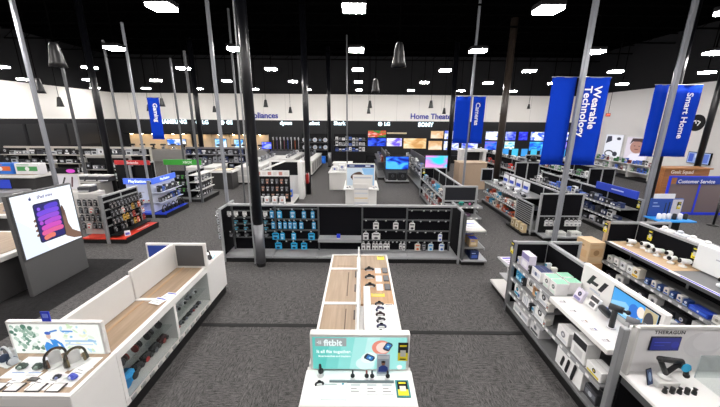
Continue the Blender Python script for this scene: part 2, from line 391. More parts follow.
# ------------------------------------------------------------------ televisions on the back wall
def tv(x0, x1, z0, z1, y, pic, lab, depth=.06, cat='TV'):
    r = thing('wall_tv', lab, cat, ((x0+x1)/2, y, z0))
    MB().box(x0, x1, y-depth, y, z0, z1, BLK, .01).build('housing', r)
    MB().box(x0+.03, x1-.03, y-depth-.004, y-depth, z0+.04, z1-.03, pic).build('screen', r)
    return r
B = BACK-.001
tv(.6, 2.15, 2.02, 2.62, B, screen('#1d7a35', '#d33a2c', '#e8e2d6', 1.3, 1.6, 3), 'TV with red, green and white picture, top of the pair under a round emblem')
tv(.6, 2.15, 1.28, 2.0, B, screen('#0c1770', '#1c3fd0', '#3a62f2', 1.4, 1.5, 1), 'deep blue TV under the red and green one')
tv(2.18, 3.5, 1.28, 2.0, B, screen('#6a52e0', '#c9c4ff', '#f2f2ff', 1.4, 1.4, 5), 'pale violet TV beside the deep blue one')
tv(3.6, 5.55, 1.1, 2.0, B, screen('#d09a5c', '#ecc48c', '#fbe6c6', 1.2, 1., 7), 'large orange cream TV beside the pale violet one')
tv(5.85, 6.95, 1.95, 2.62, B, screen('#cc9a68', '#e4bd92', '#f0dcc6', 1.2, 1.2, 9), 'upper of two smaller orange TVs past the large one')
tv(5.7, 6.9, 1.0, 1.8, B, screen('#cc9a68', '#e4bd92', '#f0dcc6', 1.2, 1.2, 12), 'lower of two smaller orange TVs past the large one')
tv(7.0, 8.3, 1.9, 2.65, B, screen('#3f56e0', '#c9d2ff', '#f5f7ff', 1.4, 2, 15), 'white and blue TV behind the black column by the orange TVs')
tv(7.0, 8.3, 1.0, 1.8, B, screen('#4f66e0', '#c9d2ff', '#f5f7ff', 1.4, 2, 18), 'pale blue TV under the camera banner, beside the black column')
tv(8.5, 9.9, 1.0, 1.7, B, screen('#3046d8', '#9fb0ff', '#e5eaff', 1.3, 2, 19), 'lilac blue TV seen under the camera banner')
tv(10.45, 11.75, 1.85, 2.6, B, screen('#3458c8', '#eef2ff', '#ffffff', 1.5, 1.5, 21), 'bright white TV, top of the pair beside the camera banner')
tv(10.45, 11.75, 1.05, 1.8, B, screen('#1230c8', '#2f7cf0', '#7a6ae8', 1.3, 1.4, 23), 'blue and pink TV under the bright white one')
tv(12.1, 13.0, 1.85, 2.6, B, screen('#2b3fd0', '#7787f0', '#c8d0ff', 1.3, 2, 25), 'narrow violet blue TV just before the brown column')
tv(12.1, 13.0, 1.05, 1.8, B, screen('#2b9ae0', '#a6e0f5', '#f0f2c0', 1.3, 2, 27), 'pale teal TV under the narrow violet one')
tv(13.2, 14.0, 1.85, 2.6, B, screen('#101ab8', '#2a35e8', '#4a66ff', 1.3, 2, 29), 'deep violet TV just past the brown column')
tv(14.2, 15.75, 1.85, 2.6, B, screen('#2858d8', '#dfe8ff', '#ffffff', 1.5, 1.6, 31), 'wide white TV with blue figure, top row past the brown column')
tv(14.2, 15.75, 1.0, 1.8, B, screen('#1048d8', '#1f8cf0', '#52c8f8', 1.4, 1.6, 33), 'wide sky blue TV under the white one past the brown column')
tv(16.0, 17.4, 1.85, 2.6, B, screen('#3a5ae0', '#cfdcff', '#ffffff', 1.4, 2, 35), 'white and blue TV at the end of the top row by the white wall')
tv(16.0, 17.4, 1.0, 1.8, B, screen('#4030c8', '#8a7cf0', '#d0c8ff', 1.3, 2, 37), 'violet TV at the end of the lower row by the white wall')
solo('soundbar', 'cream soundbar mounted above the pale violet TV', 'soundbar', MB().box(2.2, 3.85, B-.1, B+.003, 2.32, 2.45, mat('#d8c7a8', .5), .02))
# ------------------------------------------------------------------ small products (local origin at the bottom, front faces -Y)
def F0(w, d, h, z=0): return frame('-Y', (-w/2, -d/2, z))
def P_box(w, d, h, c, pan, acc, kind=0, top=None):
    def f():
        m = MB(); body = mat(c, .5); m.box(-w/2, w/2, -d/2, d/2, 0, h, body, .004)
        m.fr = F0(w, d, h); a, b = mat(pan, .5), mat(acc, .5)
        if kind == 0: m.rect(.08*w, .92*w, .3*h, .72*h, a); m.ell(.5*w, .5*h, .2*min(w, h), .2*min(w, h), b); m.rect(.1*w, .6*w, .84*h, .9*h, a)
        elif kind == 1: m.rect(.1*w, .9*w, .08*h, .3*h, a); m.ell(.55*w, .6*h, .22*min(w, h), .22*min(w, h), b); m.ell(.55*w, .6*h, .1*min(w, h), .1*min(w, h), a)
        elif kind == 2: m.rect(.03*w, .97*w, .62*h, .97*h, a); m.rect(.2*w, .8*w, .15*h, .5*h, b)
        elif kind == 3: m.stroke([(.25*w, .2*h), (.3*w, .6*h)], .1*w, a); m.stroke([(.45*w, .15*h), (.5*w, .7*h)], .1*w, a); m.stroke([(.68*w, .12*h), (.74*w, .8*h)], .1*w, a); m.rect(.1*w, .5*w, .88*h, .93*h, b)
        m.lay = 1; m.fr = frame('-X', (-w/2, d/2, 0)); m.rect(.15*d, .85*d, .2*h, .55*h, a); m.rect(.15*d, .6*d, .7*h, .78*h, b)
        m.lay = 1; m.fr = frame('up', (-w/2, -d/2, h))
        if top: m.rect(.02*w, .98*w, .02*d, .98*d, mat(top, .5))
        m.rect(.02*w, .98*w, .49*d, .51*d, mat('#a9a6a2', .6))
        return m
    return f
def P_pouch(w, h, c, item):
    """hanging retail pack: card with a hang tab and a bulging window; origin at the hang hole"""
    def f():
        m = MB(); k = mat(c, .45); t = .006
        m.prism([(-w*.3, 0, .004), (-w*.3, 0, -.012), (-w/2, 0, -.02), (-w/2, 0, -h), (w/2, 0, -h), (w/2, 0, -.02), (w*.3, 0, -.012), (w*.3, 0, .004)], (0, t, 0), k)
        m.box(-w*.42, w*.42, -.028, 0, -h*.96, -h*.4, k, .012)
        m.fr = frame('-Y', (0, -.028, -h)); a = mat(item, .5); m.ell(0, h*.3, w*.24, h*.15, a); m.rect(-w*.3, w*.3, h*.5, h*.53, mat('#e8e8e8', .6))
        m.fr = frame('-Y', (0, 0, -h)); m.rect(-w*.36, w*.36, h*.66, h*.8, a)
        return m
    return f
def P_hook(L=.2):
    def f():
        m = MB(); m.box(-.015, .015, -.006, 0, -.02, .03, DG)
        m.tube([(0, 0, 0), (0, -L*.8, 0), (0, -L*.95, .008), (0, -L, .03)], .004, CHR, 6)
        m.tube([(0, 0, .025), (0, -L*.7, .05), (0, -L-.01, .05)], .003, CHR, 6)
        m.box(-.018, .018, -L-.014, -L-.01, .032, .06, mat('#b9babc', .5)); return m
    return f
def P_cam(c='#f2f2f2', dark='#15151a'):
    def f():
        m = MB(); k = mat(c, .35); m.lathe([(0, 0), (.045, 0), (.045, .012), (.015, .02), (.012, .05)], k)
        m.cyl((0, .055, .075), (0, -.05, .085), .036, k); m.ball((0, .055, .075), .036, k)
        m.cyl((0, -.05, .085), (0, -.054, .0853), .031, mat(dark, .2)); return m
    return f
def P_dome(c='#f2f2f2'):
    def f():
        m = MB(); k = mat(c, .35); m.lathe([(0, 0), (.05, 0), (.052, .02), (.03, .03), (.02, .045)], k); m.ball((0, 0, .085), .045, k); m.cyl((0, -.03, .09), (0, -.046, .092), .026, mat('#101015', .2)); return m
    return f
def P_router(c='#f0f0f0'):
    def f():
        m = MB(); k = mat(c, .4); m.box(-.13, .13, -.08, .08, 0, .045, k, .02); m.box(-.1, .1, -.082, -.079, .012, .03, mat('#2a2a30', .3)); m.ball((.06, .01, .07), .05, k, sq=(1.2, .9, .7)); return m
    return f
def P_gadget(c, acc):
    def f():
        m = MB(); k = mat(c, .4); m.box(-.055, .055, -.035, .035, 0, .05, k, .014); m.cyl((0, -.03, .03), (0, -.05, .03), .022, mat(acc, .3)); m.box(-.03, .03, -.02, .02, .05, .065, k, .006); return m
    return f
def P_tagyb(w=.085, h=.17):
    """yellow over black price flag hung on an edge: plain panel, the square code left blank"""
    def f():
        m = MB(); m.box(-w/2, w/2, -.004, .004, 0, h, mat('#17171a', .5)); m.fr = frame('-Y', (-w/2, -.004, 0))
        m.rect(0, w, 0, h*.45, YEL); m.rect(w*.22, w*.78, h*.25, h*.6, mat('#cfd0c8', .6)); m.rect(w*.15, w*.85, h*.8, h*.9, YEL); m.rect(w*.2, w*.8, h*.08, h*.14, mat('#222', .6) if 0 else BLK2)
        return m
    return f
def P_card(w, d, c='#f3f3f3', acc='#2a3fb8'):
    def f():
        m = MB(); m.box(-w/2, w/2, -d/2, d/2, 0, .004, mat(c, .6)); m.fr = frame('up', (-w/2, -d/2, .004)); m.rect(.08*w, .92*w, .75*d, .9*d, mat(acc, .6)); m.rect(.1*w, .8*w, .2*d, .28*d, mat('#9a9a9a', .6)); m.rect(.1*w, .6*w, .45*d, .52*d, mat('#9a9a9a', .6)); return m
    return f
def P_flatscreen(w, d, rim='#2b2623', face='#d9d7d6'):
    def f():
        m = MB(); m.box(-w/2, w/2, -d/2, d/2, 0, .012, mat(rim, .4), .004); m.fr = frame('up', (-w/2, -d/2, .012)); m.rect(.09*w, .91*w, .09*d, .91*d, mat(face, .3)); return m
    return f
def P_headphones(c1, c2):
    def f():
        m = MB(); a = mat(c1, .4); b = mat(c2, .5)
        arc = [(.085*math.cos(t), 0, .1+.1*math.sin(t)) for t in (PI*i/14 for i in range(15))]
        m.tube([(.088, 0, .055)]+arc+[(-.088, 0, .055)], .011, a, 8)
        m.tube([(.07*math.cos(t), 0, .105+.09*math.sin(t)) for t in (PI*(.2+.6*i/8) for i in range(9))], .012, b, 8)
        for s in (-1, 1):
            m.cyl((s*.058, 0, .05), (s*.075, 0, .05), .045, b, n=18); m.cyl((s*.075, 0, .05), (s*.1, 0, .052), .043, a, .034, 18)
        return m
    return f
def P_watch(c, face='#10131a', ring='#2b2b30'):
    def f():
        m = MB(); k = mat(c, .5)
        m.lathe([(.024, 0), (.026, .004), (.012, .012), (.01, .03)], mat('#e9e9e9', .4))
        m.tube([(.0, .026*math.cos(t)*.8, .062+.032*math.sin(t)) for t in (2*PI*i/16 for i in range(17))], .009, k, 8)
        m.cyl((0, -.02, .066), (0, -.033, .068), .021, mat(ring, .3, .5), n=18); m.cyl((0, -.033, .068), (0, -.0345, .0682), .018, mat(face, .15), n=18)
        return m
    return f
def P_band(c):
    def f():
        m = MB(); k = mat(c, .5); m.tube([(.05*math.cos(t), .03*math.sin(t), .022) for t in (PI*(-.15+1.3*i/14) for i in range(15))], .013, k, 8); m.box(-.02, .02, .024, .05, .008, .04, mat('#101012', .2), .006); m.box(-.05, .05, -.004, .004, 0, .01, mat('#dddddd', .5)); return m
    return f
def P_gun(c='#16171a', acc='#1fa8dc'):
    """percussive massage gun with a three-sided handle"""
    def f():
        m = MB(); k = mat(c, .45)
        T = [(-.12, 0, .2), (.09, 0, .17), (-.03, 0, .045)]
        for a, b, r in ((0, 1, .026), (1, 2, .02), (2, 0, .022)): m.cyl(T[a], T[b], r, k); m.ball(T[a], r, k)
        m.ball(T[2], .022, k); m.cyl((.05, 0, .15), (.16, 0, .1), .034, k, .03); m.cyl((.14, 0, .105), (.165, 0, .03), .02, k); m.ball((.168, 0, .02), .026, k)
        m.cyl((.1, -.034, .135), (.1, -.042, .135), .042, mat(acc, .35), n=20); m.lathe([(0, 0), (.05, 0), (.05, .012), (.03, .03), (0, .03)], mat('#eeeeee', .4), (-.03, 0, 0)); return m
    return f
def P_hammer(c='#17181b'):
    def f():
        m = MB(); k = mat(c, .45); m.cyl((0, 0, 0), (0, 0, .2), .024, k); m.cyl((-.05, 0, .215), (.06, 0, .215), .033, k); m.cyl((.06, 0, .215), (.09, 0, .215), .012, k); m.ball((.095, 0, .215), .022, k); m.cyl((0, 0, 0), (0, 0, .008), .04, mat('#e8e8e8', .4)); return m
    return f
def P_phone(img='#8fa6c8'):
    def f():
        m = MB(); m.box(-.037, .037, -.004, .004, 0, .15, BLK, .003); m.fr = frame('-Y', (-.037, -.004, 0)); m.rect(.004, .07, .006, .144, mat('#233a66', .3)); m.ell(.037, .075, .02, .045, mat(img, .4)); return m
    return f
def P_speaker(c, acc):
    def f():
        m = MB(); k = mat(c, .6); m.box(-.07, .07, -.045, .045, 0, .1, k, .03); m.cyl((-.03, -.045, .05), (-.03, -.05, .05), .03, mat(acc, .5)); m.cyl((.035, -.045, .05), (.035, -.05, .05), .026, mat('#2a2a2d', .5)); return m
    return f
def P_clip():
    def f():
        m = MB(); m.box(-.03, .03, -.004, 0, -.03, .03, mat('#c9cacb', .4)); m.fr = frame('-Y', (-.03, -.004, -.03)); m.rect(.006, .054, .01, .05, mat('#efefef', .5)); return m
    return f
# ------------------------------------------------------------------ shelving
def gondola(name, label, x0, x1, y0, y1, h=1.37, spine=None, ends='both', bays=2, deckc=None, kick=.12, group=None, frm=LG, cat='shelving'):
    r = thing(name, label, cat, ((x0+x1)/2, (y0+y1)/2, 0), group=group)
    xs = (x0+x1)/2 if spine is None else spine
    MB().box(x0+.008, x1-.008, y0+.008, y1-.008, .001, kick, KICK).build('kick_plate', r)
    MB().box(x0, x1, y0, y1, kick, kick+.045, deckc or SHELF, .006).build('base_deck', r)
    n = bays
    for i in range(n):
        a = y0+.02+(y1-y0-.04)*i/n; b = y0+.02+(y1-y0-.04)*(i+1)/n
        MB().box(xs-.02, xs+.02, a+.02, b-.02, kick+.05, h-.05, PAN, .004).build('back_panel', r)
    for i in range(n+1):
        y = y0+.02+(y1-y0-.04)*i/n
        MB().box(xs-.03, xs+.03, y-.02, y+.02, kick+.05, h-.05, frm, .004).build('upright', r)
    MB().box(xs-.035, xs+.035, y0, y1, h-.05, h, frm, .006).build('top_rail', r)
    for e, y in (('near', y0+.025), ('far', y1-.025)):
        if ends in ('both', e):
            m = MB(); m.box(x0, x0+.05, y-.025, y+.025, 0, h, frm, .006).box(x1-.05, x1, y-.025, y+.025, 0, h, frm, .006).box(x0+.05, x1-.05, y-.025, y+.025, h-.05, h, frm, .006)
            f = m.build('end_frame', r); MB().box(x0+.05, x1-.05, y-.012, y+.012, kick+.05, h-.05, PAN).build('end_panel', f)
    return r
def shelf(r, x0, x1, y0, y1, z, lip, m=None, lipm=None, tick=True):
    """one shelf board with a ticket rail on the side named by lip"""
    s = MB().box(x0, x1, y0, y1, z-.025, z, m or SHELF, .004).build('shelf', r)
    q = MB(); t = .012; lm = lipm or LG
    if lip == '-X': q.box(x0-t, x0, y0, y1, z-.045, z+.008, lm)
    if lip == '+X': q.box(x1, x1+t, y0, y1, z-.045, z+.008, lm)
    if lip == '-Y': q.box(x0, x1, y0-t, y0, z-.045, z+.008, lm)
    if tick:
        q.fr = frame(lip, {'-X': (x0-t, y1, z-.045), '+X': (x1+t, y0, z-.045), '-Y': (x0, y0-t, z-.045)}[lip])
        L = (y1-y0) if lip != '-Y' else (x1-x0); k = int(L/.17); tw = mat('#f2f2f2', .5)
        for i in range(k): q.rect(.04+i*.17, .1+i*.17, .006, .046, tw); q.lay = 1
    q.build('ticket_rail', s)
    return s
def fill(seq, x, ys, z, rz, fmt, grp, jit=.01, scale=(1, 1)):
    """seq of (key, fn, noun phrase, category): products in a row along Y at x (or along X when ys is a list of (x,y))"""
    cnt = {}
    for i, y in enumerate(ys):
        key, fn, noun, cat = seq[i % len(seq)]
        p = (x+random.uniform(-jit, jit), y, z) if not isinstance(y, tuple) else (y[0], y[1], z)
        k = cnt.get(noun, 0); cnt[noun] = k+1
        put(cat.replace(' ', '_'), key, fn, fmt.format(noun=noun, n=ORD[k % 20]), cat, p, rz+random.uniform(-.06, .06), grp, random.uniform(*scale))
def B_(w, d, h, c, p, a, k=0, noun='white carton', cat='boxed gadget', top=None):
    return ((w, d, h, c, p, a, k, top), P_box(w, d, h, c, p, a, k, top), noun, cat)
# ================================================================== centre watch counter
r = thing('display_counter', 'long wood topped centre counter with the teal backlit sign at its front', 'counter', (0, 4, 0))
MB().box(-.49, .49, 2.36, 5.6, .001, .1, KICK).build('kick_plate', r)
MB().box(-.53, .53, 2.82, 5.66, .1, .86, W, .006).build('cabinet_body', r)
MB().box(-.545, .55, 2.31, 2.82, .1, .87, W, .006).build('front_cabinet', r)
MB().box(-.545, .55, 2.31, 2.74, .87, .9, mat('#f4f6f6', .3, vary=.01), .006).build('front_top', r)
MB().box(-.545, .55, 2.29, 2.31, .84, .915, W, .006).build('front_lip', r)
for a, b in ((2.86, 3.95), (4.01, 5.03), (5.09, 5.63)):
    t = MB().box(-.5, -.05, a, b, .86, .895, WOOD).build('wood_tray', r)
    if b < 5.2:
        MB().box(-.19, -.175, a+.18, b-.1, .895, .8985, mat('#5d4a3a', .6)).build('cable_slot', t)
        for y in (a+.3, a+.75): MB().box(-.075, -.055, y, y+.2, .895, .905, mat('#3a3634', .5)).build('cable_clip', t)
    else: MB().box(-.39, -.12, a+.08, a+.09, .895, .898, mat('#7d654e', .6)).build('cable_slot', t)
m = MB(); m.box(-.53, -.5, 2.82, 5.66, .86, .905, W).box(.5, .53, 2.82, 5.66, .86, .905, W).box(-.5, .5, 5.63, 5.66, .86, .905, W)
for y in (2.84, 3.98, 5.06): m.box(-.5, -.03, y-.03, y+.03, .86, .905, W)
m.build('tray_rim', r)
MB().box(-.03, .0, 2.82, 5.66, .86, 1.07, W, .004).build('divider_panel', r)
MB().box(.06, .16, 3.0, 4.3, .86, 1.0, W2, .006).build('raised_ledge', r)
t = MB().box(.02, .5, 5.07, 5.63, .86, .895, WOOD).build('wood_tray', r)
MB().box(.02, .5, 3.98, 5.05, .86, .895, wood('#a98460', '#bd9874')).build('wood_tray', r)
MB().box(.17, .5, 2.86, 3.96, .86, .897, mat('#eef0f2', .4, vary=.01)).build('white_tray', r)
# backlit sign
s = MB().box(-.5, .52, 2.74, 2.82, .9, 1.335, W, .008).build('sign_frame', r)
m = MB((Vector((-.475, 2.739, .915)), Vector((.965, 0, 0)), Vector((0, 0, .9)))); tl = [em(h, 1.) for h in ('#58c6bd', '#6fd0c8', '#86dad3', '#a5e6e1', '#c2efec')]
m.rect(0, 1.0, 0, .43, em('#9be3dd', 1.))
m.lay = 2
for i, c in enumerate(tl): m.lay = 2; m.shape([(i*.13, 0), (i*.13+.135, 0), (i*.13+.135+.06, .43), (i*.13+.06, .43)] if i else [(0, 0), (.135, 0), (.195, .43), (0, .43)], c)
m.lay = 3; m.rect(.03, .36, .31, .42, em('#9fa7a8', .9))
wt = em('#e8fbf8', 1.)
m.ell(.56, .08, .1, .085, em('#d8f7f3', 1.)); m.ell(.6, .16, .09, .07, em('#eafdf9', 1.), .5); m.ell(.73, .3, .1, .095, em('#f0907a', .9)); m.ell(.75, .3, .075, .072, em('#f6d9cf', 1.))
def dial(u, v, rot):
    m.shape([(u+a*math.cos(rot)-b*math.sin(rot), v+a*math.sin(rot)+b*math.cos(rot)) for a, b in ((-.05, -.038), (.035, -.038), (.052, -.02), (.052, .02), (.035, .038), (-.05, .038), (-.06, .02), (-.06, -.02))], em('#18263e', .6))
    m.shape([(u+a*math.cos(rot)-b*math.sin(rot), v+a*math.sin(rot)+b*math.cos(rot)) for a, b in ((-.035, -.025), (.035, -.025), (.035, .025), (-.035, .025))], em('#2c78c8', .9)); m.ell(u, v, .012, .012, em('#9fe0ff', 1.))
dial(.61, .165, -.5); dial(.8, .32, 1.1)
m.ell(.93, .045, .03, .03, em('#f2fffd', 1.))
art = m.build('lit_picture', s)
text('lettering', 'fitbit', .1, em('#e6f2f2', 1.), s, (-.265, 2.728, 1.238), bold=.003, ext=.001)
m = MB((Vector((-.475, 2.728, .915)), Vector((.965, 0, 0)), Vector((0, 0, .9))))
for i in range(3):
    for j in range(3):
        if (i, j) not in ((0, 0), (0, 2)): m.ell(.055+i*.017, .35+j*.017, .0065, .0065, em('#e6f2f2', 1.), n=8); m.lay = 1
m.build('dot_emblem', s)
text('lettering', 'It all fits together.', .05, wt, s, (-.255, 2.728, 1.135), bold=.0015, ext=.001)
text('lettering', 'Smartwatches and trackers', .03, wt, s, (-.25, 2.728, 1.08), bold=.0008, ext=.001)
TK = (.085, .17)
put('price_flag', 'flagA', P_tagyb(.1, .21), 'yellow and black flag card on the teal backlit watch sign', 'price flag', (.445, 2.688, 1.07))
m = MB(); m.box(-.066, .066, -.1, .1, 0, .006, mat('#2f8a8c', .5)); m.fr = frame('up', (-.05, -.085, .006)); m.rect(0, .1, 0, .17, BLK2); m.rect(0, .1, 0, .07, YEL); m.rect(.02, .08, .05, .11, mat('#d6d6d0', .6)); m.rect(.015, .085, .135, .155, YEL)
o = solo('price_flag', 'yellow and black flag card lying on the front counter top', 'price flag', m, (0, 0, 0)); o.location = (.43, 2.5, .906)
MB().box(-.29, .35, 2.57, 2.58, .902, .93, mat('#8fa0a5', .3, .4)).build('cable_rail', r)
for i, (x, c, lb) in enumerate([(-.06, '#2a2c30', 'black smartwatch standing alone in the middle of the counter rail'), (.08, '#8f4a44', 'dark red banded smartwatch next to a black one'), (.135, '#26343a', 'black smartwatch next to the dark red banded one'), (.29, '#2a2023', 'dark smartwatch beside the clear portrait stand')]):
    put('smartwatch', ('w', c), P_watch(c), lb, 'watch', (x, 2.62, .901), 0, None, 1.0)
put('fitness_tracker', ('w', '#15171b'), P_watch('#15171b'), 'black fitness watch on the white stand, upper of two at the counter corner', 'watch', (-.39, 2.66, .901), .3, None, 1.35)
put('fitness_tracker', ('bnd',), P_band('#15171b'), 'black fitness band below the upright watch at the counter corner', 'watch', (-.385, 2.54, .901), .2, None, .75)
for x, w in ((-.2, .15), (.0, .15), (.15, .13), (.27, .1)):
    pass
m = MB(); m.box(-.12, .12, -.1, .1, 0, .005, mat('#dfe9ea', .4)); m.fr = frame('up', (-.12, -.1, .005)); m.rect(.01, .23, .005, .195, mat('#eef4f4', .4)); m.rect(.02, .14, .17, .18, mat('#9db5b8', .5)); m.ell(.2, .18, .012, .012, mat('#49a9c0', .5))
o = solo('information_card', 'pale information card under the counter rail beside the tracker corner', 'card', m, (0, 0, 0)); o.location = (-.235, 2.47, .901)
for i, x in enumerate((-.03, .13, .28)):
    put('information_card', ('ic2',), P_card(.11, .13, '#eef2f3', '#c4d0d4'), 'small white spec card %s after the pale information card' % ORD[i], 'card', (x, 2.5, .901))
t = thing('portrait_stand', 'clear stand with a picture of a person in a blue shirt', 'sign holder', (.25, 2.69, .9))
MB().box(.185, .315, 2.685, 2.693, .905, 1.145, mat('#c9d6e4', .3)).box(.185, .315, 2.665, 2.7, .901, .907, mat('#dfe8ee', .2)).build('clear_holder', t)
m = MB(frame('-Y', (.19, 2.685, .915))); m.rect(0, .12, 0, .22, mat('#a9b7c8', .5)); m.rect(.005, .115, .175, .215, mat('#dce2ea', .5)); m.shape([(.01, .02), (.11, .02), (.105, .075), (.075, .1), (.045, .1), (.015, .075)], mat('#27408f', .6)); m.ell(.06, .125, .02, .027, mat('#8a5f4c', .6)); m.ell(.06, .143, .022, .014, mat('#2a1d18', .6)); m.build('printed_picture', t)
# wearables on the far right-hand half
for i, y in enumerate((5.0, 4.72, 4.44)):
    put('fitness_band', ('bnd2',), P_band('#1c1c1f'), 'black fitness band on the wood tray, %s from the black racks' % ORD[i], 'watch', (.17, y, .896), .1, None, 1.35)
    put('spec_card', ('sc',), P_card(.1, .19, '#eceff2', '#c8ccd2'), 'white square card beside the %s black band from the racks' % ORD[i], 'card', (.32, y, .896))
    put('watch_pad', ('wp',), P_flatscreen(.09, .19, '#3a3a3e', '#6d6f74'), 'dark grey pad after the %s white card from the racks' % ORD[i], 'pad', (.44, y, .896))
put('price_flag', ('yf',), P_card(.13, .14, '#e6d93a', '#1c1c1c'), 'yellow and black card on the far end of the centre counter', 'price flag', (.4, 5.52, .896))
put('price_flag', ('yf2',), P_card(.2, .09, '#e3d34a', '#707070'), 'yellow and grey strip card in front of the dark pads', 'price flag', (.28, 4.21, .896))
put('information_card', ('pc',), P_card(.12, .14, '#f5f5f5', '#33343a'), 'white card with dark rim on the white tray of the centre counter', 'card', (.42, 3.9, .898))
for i in range(6):
    put('watch_band', ('bnd3', i % 3), P_band(('#26262b', '#2b2f55', '#3a2a30')[i % 3]), 'dark curled watch strap on the white tray, %s from the price strip' % ORD[i], 'watch strap', (.285, 3.94-i*.125, .898), .5*(i % 2), None, 1.05)
for i in range(5):
    put('spec_card', ('sc3',), P_card(.13, .09, '#fafafa', '#d4d7de'), 'white card beside the %s curled watch strap' % ORD[i], 'card', (.42, 3.72-i*.14, .898))
# ================================================================== headphone counter with glass cases
XL0, XL1 = -3.86, -2.7
r = thing('display_counter', 'long white counter with glass cases and a backlit runner picture at its front', 'counter', (-3.28, 4.1, 0))
MB().box(XL0+.03, XL1-.02, 2.41, 5.77, .001, .17, KICK).build('kick_plate', r)
# body: two open display bays on the aisle side
m = MB(); m.box(XL0, XL1-.42, 2.95, 5.1, .17, .86, W).box(XL1-.42, XL1, 2.95, 5.1, .17, .25, W2).box(XL1-.42, XL1, 2.95, 5.1, .8, .86, W)
for y in (2.95, 4.04, 5.07): m.box(XL1-.42, XL1, y-.0, y+.05, .25, .8, W)
m.build('cabinet_body', r)
MB().box(XL0, XL1, 2.38, 2.95, .17, .88, W, .006).build('front_cabinet', r)
m = MB(); m.box(XL0+.04, XL1-.04, 2.42, 2.95, .88, .895, WOOD); m.build('front_wood_top', r)
m = MB(); m.box(XL0, XL0+.04, 2.38, 2.95, .88, .91, W).box(XL1-.04, XL1, 2.38, 2.95, .88, .91, W).box(XL0+.04, XL1-.04, 2.38, 2.42, .88, .91, W); m.build('front_rim', r)
for x, w, y0 in ((-3.62, .34, 2.6), (-3.22, .2, 2.46), (-2.97, .17, 2.5)): MB().box(x, x+w, y0, 2.9, .8945, .8955, mat('#eceded', .35)).build('white_panel', r)
MB().box(XL0+.1, XL1-.25, 2.36, 2.38, .55, .78, mat('#3b3a3c', .5)).build('front_recess_panel', r)
MB().box(XL0, XL1, 5.1, 5.8, .17, .9, W, .006).build('end_cabinet', r)
for a, b in ((2.98, 4.02), (4.08, 5.08)):
    t = MB().box(-3.23, XL1-.06, a, b, .86, .885, WOOD).build('wood_tray', r)
    MB().box(-3.12, -3.09, a, b, .885, .892, mat('#a98a68', .5)).build('cable_channel', t)
MB().box(XL0, -3.29, 2.98, 5.08, .86, .885, WOOD).build('wood_tray', r)
m = MB(); m.box(XL1-.06, XL1, 2.95, 5.1, .86, .9, W).box(-3.23, XL1-.06, 4.02, 4.08, .86, .9, W); m.build('tray_rim', r)
MB().box(-3.29, -3.23, 2.98, 4.03, .86, 1.29, W2, .006).build('divider_panel', r); MB().box(-3.285, -3.235, 4.06, 5.08, .86, 1.33, W2, .006).build('divider_panel', r)
# end board
s = MB().box(-3.72, XL1+.02, 5.09, 5.13, .88, 1.34, W, .008).build('end_board_frame', r)
MB().box(-3.2, XL1-.03, 5.08, 5.09, .92, 1.3, mat('#4a4a4c', .6)).build('grey_board_face', s); MB().box(-3.68, -3.32, 5.08, 5.09, .92, 1.3, mat('#27449c', .6)).build('blue_board_face', s)
for a, b in ((3.0, 4.04), (4.09, 5.07)):
    g = MB().box(XL1-.006, XL1, a, b, .25, .8, GLASS).build('glass_pane', r)
    MB().box(XL1-.4, XL1-.05, a+.01, b-.01, .49, .496, GLASS).build('glass_shelf', r)
for i in range(12): MB().box(XL1, XL1+.012, 3.02+i*.17, 3.1+i*.17, .18, .225, SIL).build('ticket_clip', r)
# backlit runner picture
s = MB().box(-3.83, -2.79, 2.95, 3.0, .88, 1.3, W, .008).build('sign_frame', r)
m = MB(frame('-Y', (-3.8, 2.949, .9))); m.rect(0, .98, 0, .37, em('#f4f8f2', 1.))
m.lay = 2
rnd = random.Random(5)
for i in range(60):
    u = rnd.uniform(.02, .33); v = rnd.uniform(.03, .34); m.lay = 2+i % 5; m.ell(u, v, rnd.uniform(.012, .035), rnd.uniform(.012, .03), em(rnd.choice(['#6f9a86', '#9dbcab', '#c9ddd0', '#4f7d6b', '#e4efe6']), .9), rnd.uniform(0, 3), 10)
for i in range(30):
    u = rnd.uniform(.55, .94); v = rnd.uniform(.03, .36); m.lay = 2+i % 4; m.ell(u, v, rnd.uniform(.015, .04), rnd.uniform(.01, .02), em(rnd.choice(['#bfe3f2', '#e8f3e2', '#f2f5d8', '#d6ecc8', '#8cc4e8']), .95), rnd.uniform(0, 3), 10)
m.lay = 8; sk = em('#e6c3b0', .9); bl = em('#1787dc', 1.)
m.shape([(.35, .03), (.49, .02), (.505, .1), (.485, .18), (.43, .19), (.385, .17), (.345, .1)], bl); m.stroke([(.39, .17), (.3, .21), (.2, .13)], .035, em('#f0f4f2', 1.)); m.stroke([(.48, .18), (.54, .13), (.57, .03)], .03, bl)
m.shape([(.385, .17), (.45, .12), (.43, .19)], em('#e8f0f4', 1.)); m.ell(.425, .235, .026, .036, sk); m.ell(.425, .272, .034, .02, em('#2a63c8', .9)); m.stroke([(.46, .29), (.53, .31)], .02, em('#3f86d8', .9)); m.stroke([(.6, .3), (.7, .3)], .02, em('#5aa0e8', .9))
m.rect(.6, .94, .17, .19, em('#9fc6e8', 1.)); m.rect(.6, .9, .13, .145, em('#cfe0ee', 1.))
m.build('lit_picture', s)
o = solo('price_flag', 'small blue card standing on top of the runner picture frame', 'price flag', MB().box(-3.42, -3.33, 2.955, 2.965, 1.302, 1.42, mat('#1a35c0', .5)).box(-3.405, -3.345, 2.953, 2.955, 1.345, 1.395, mat('#7f92e6', .5)))
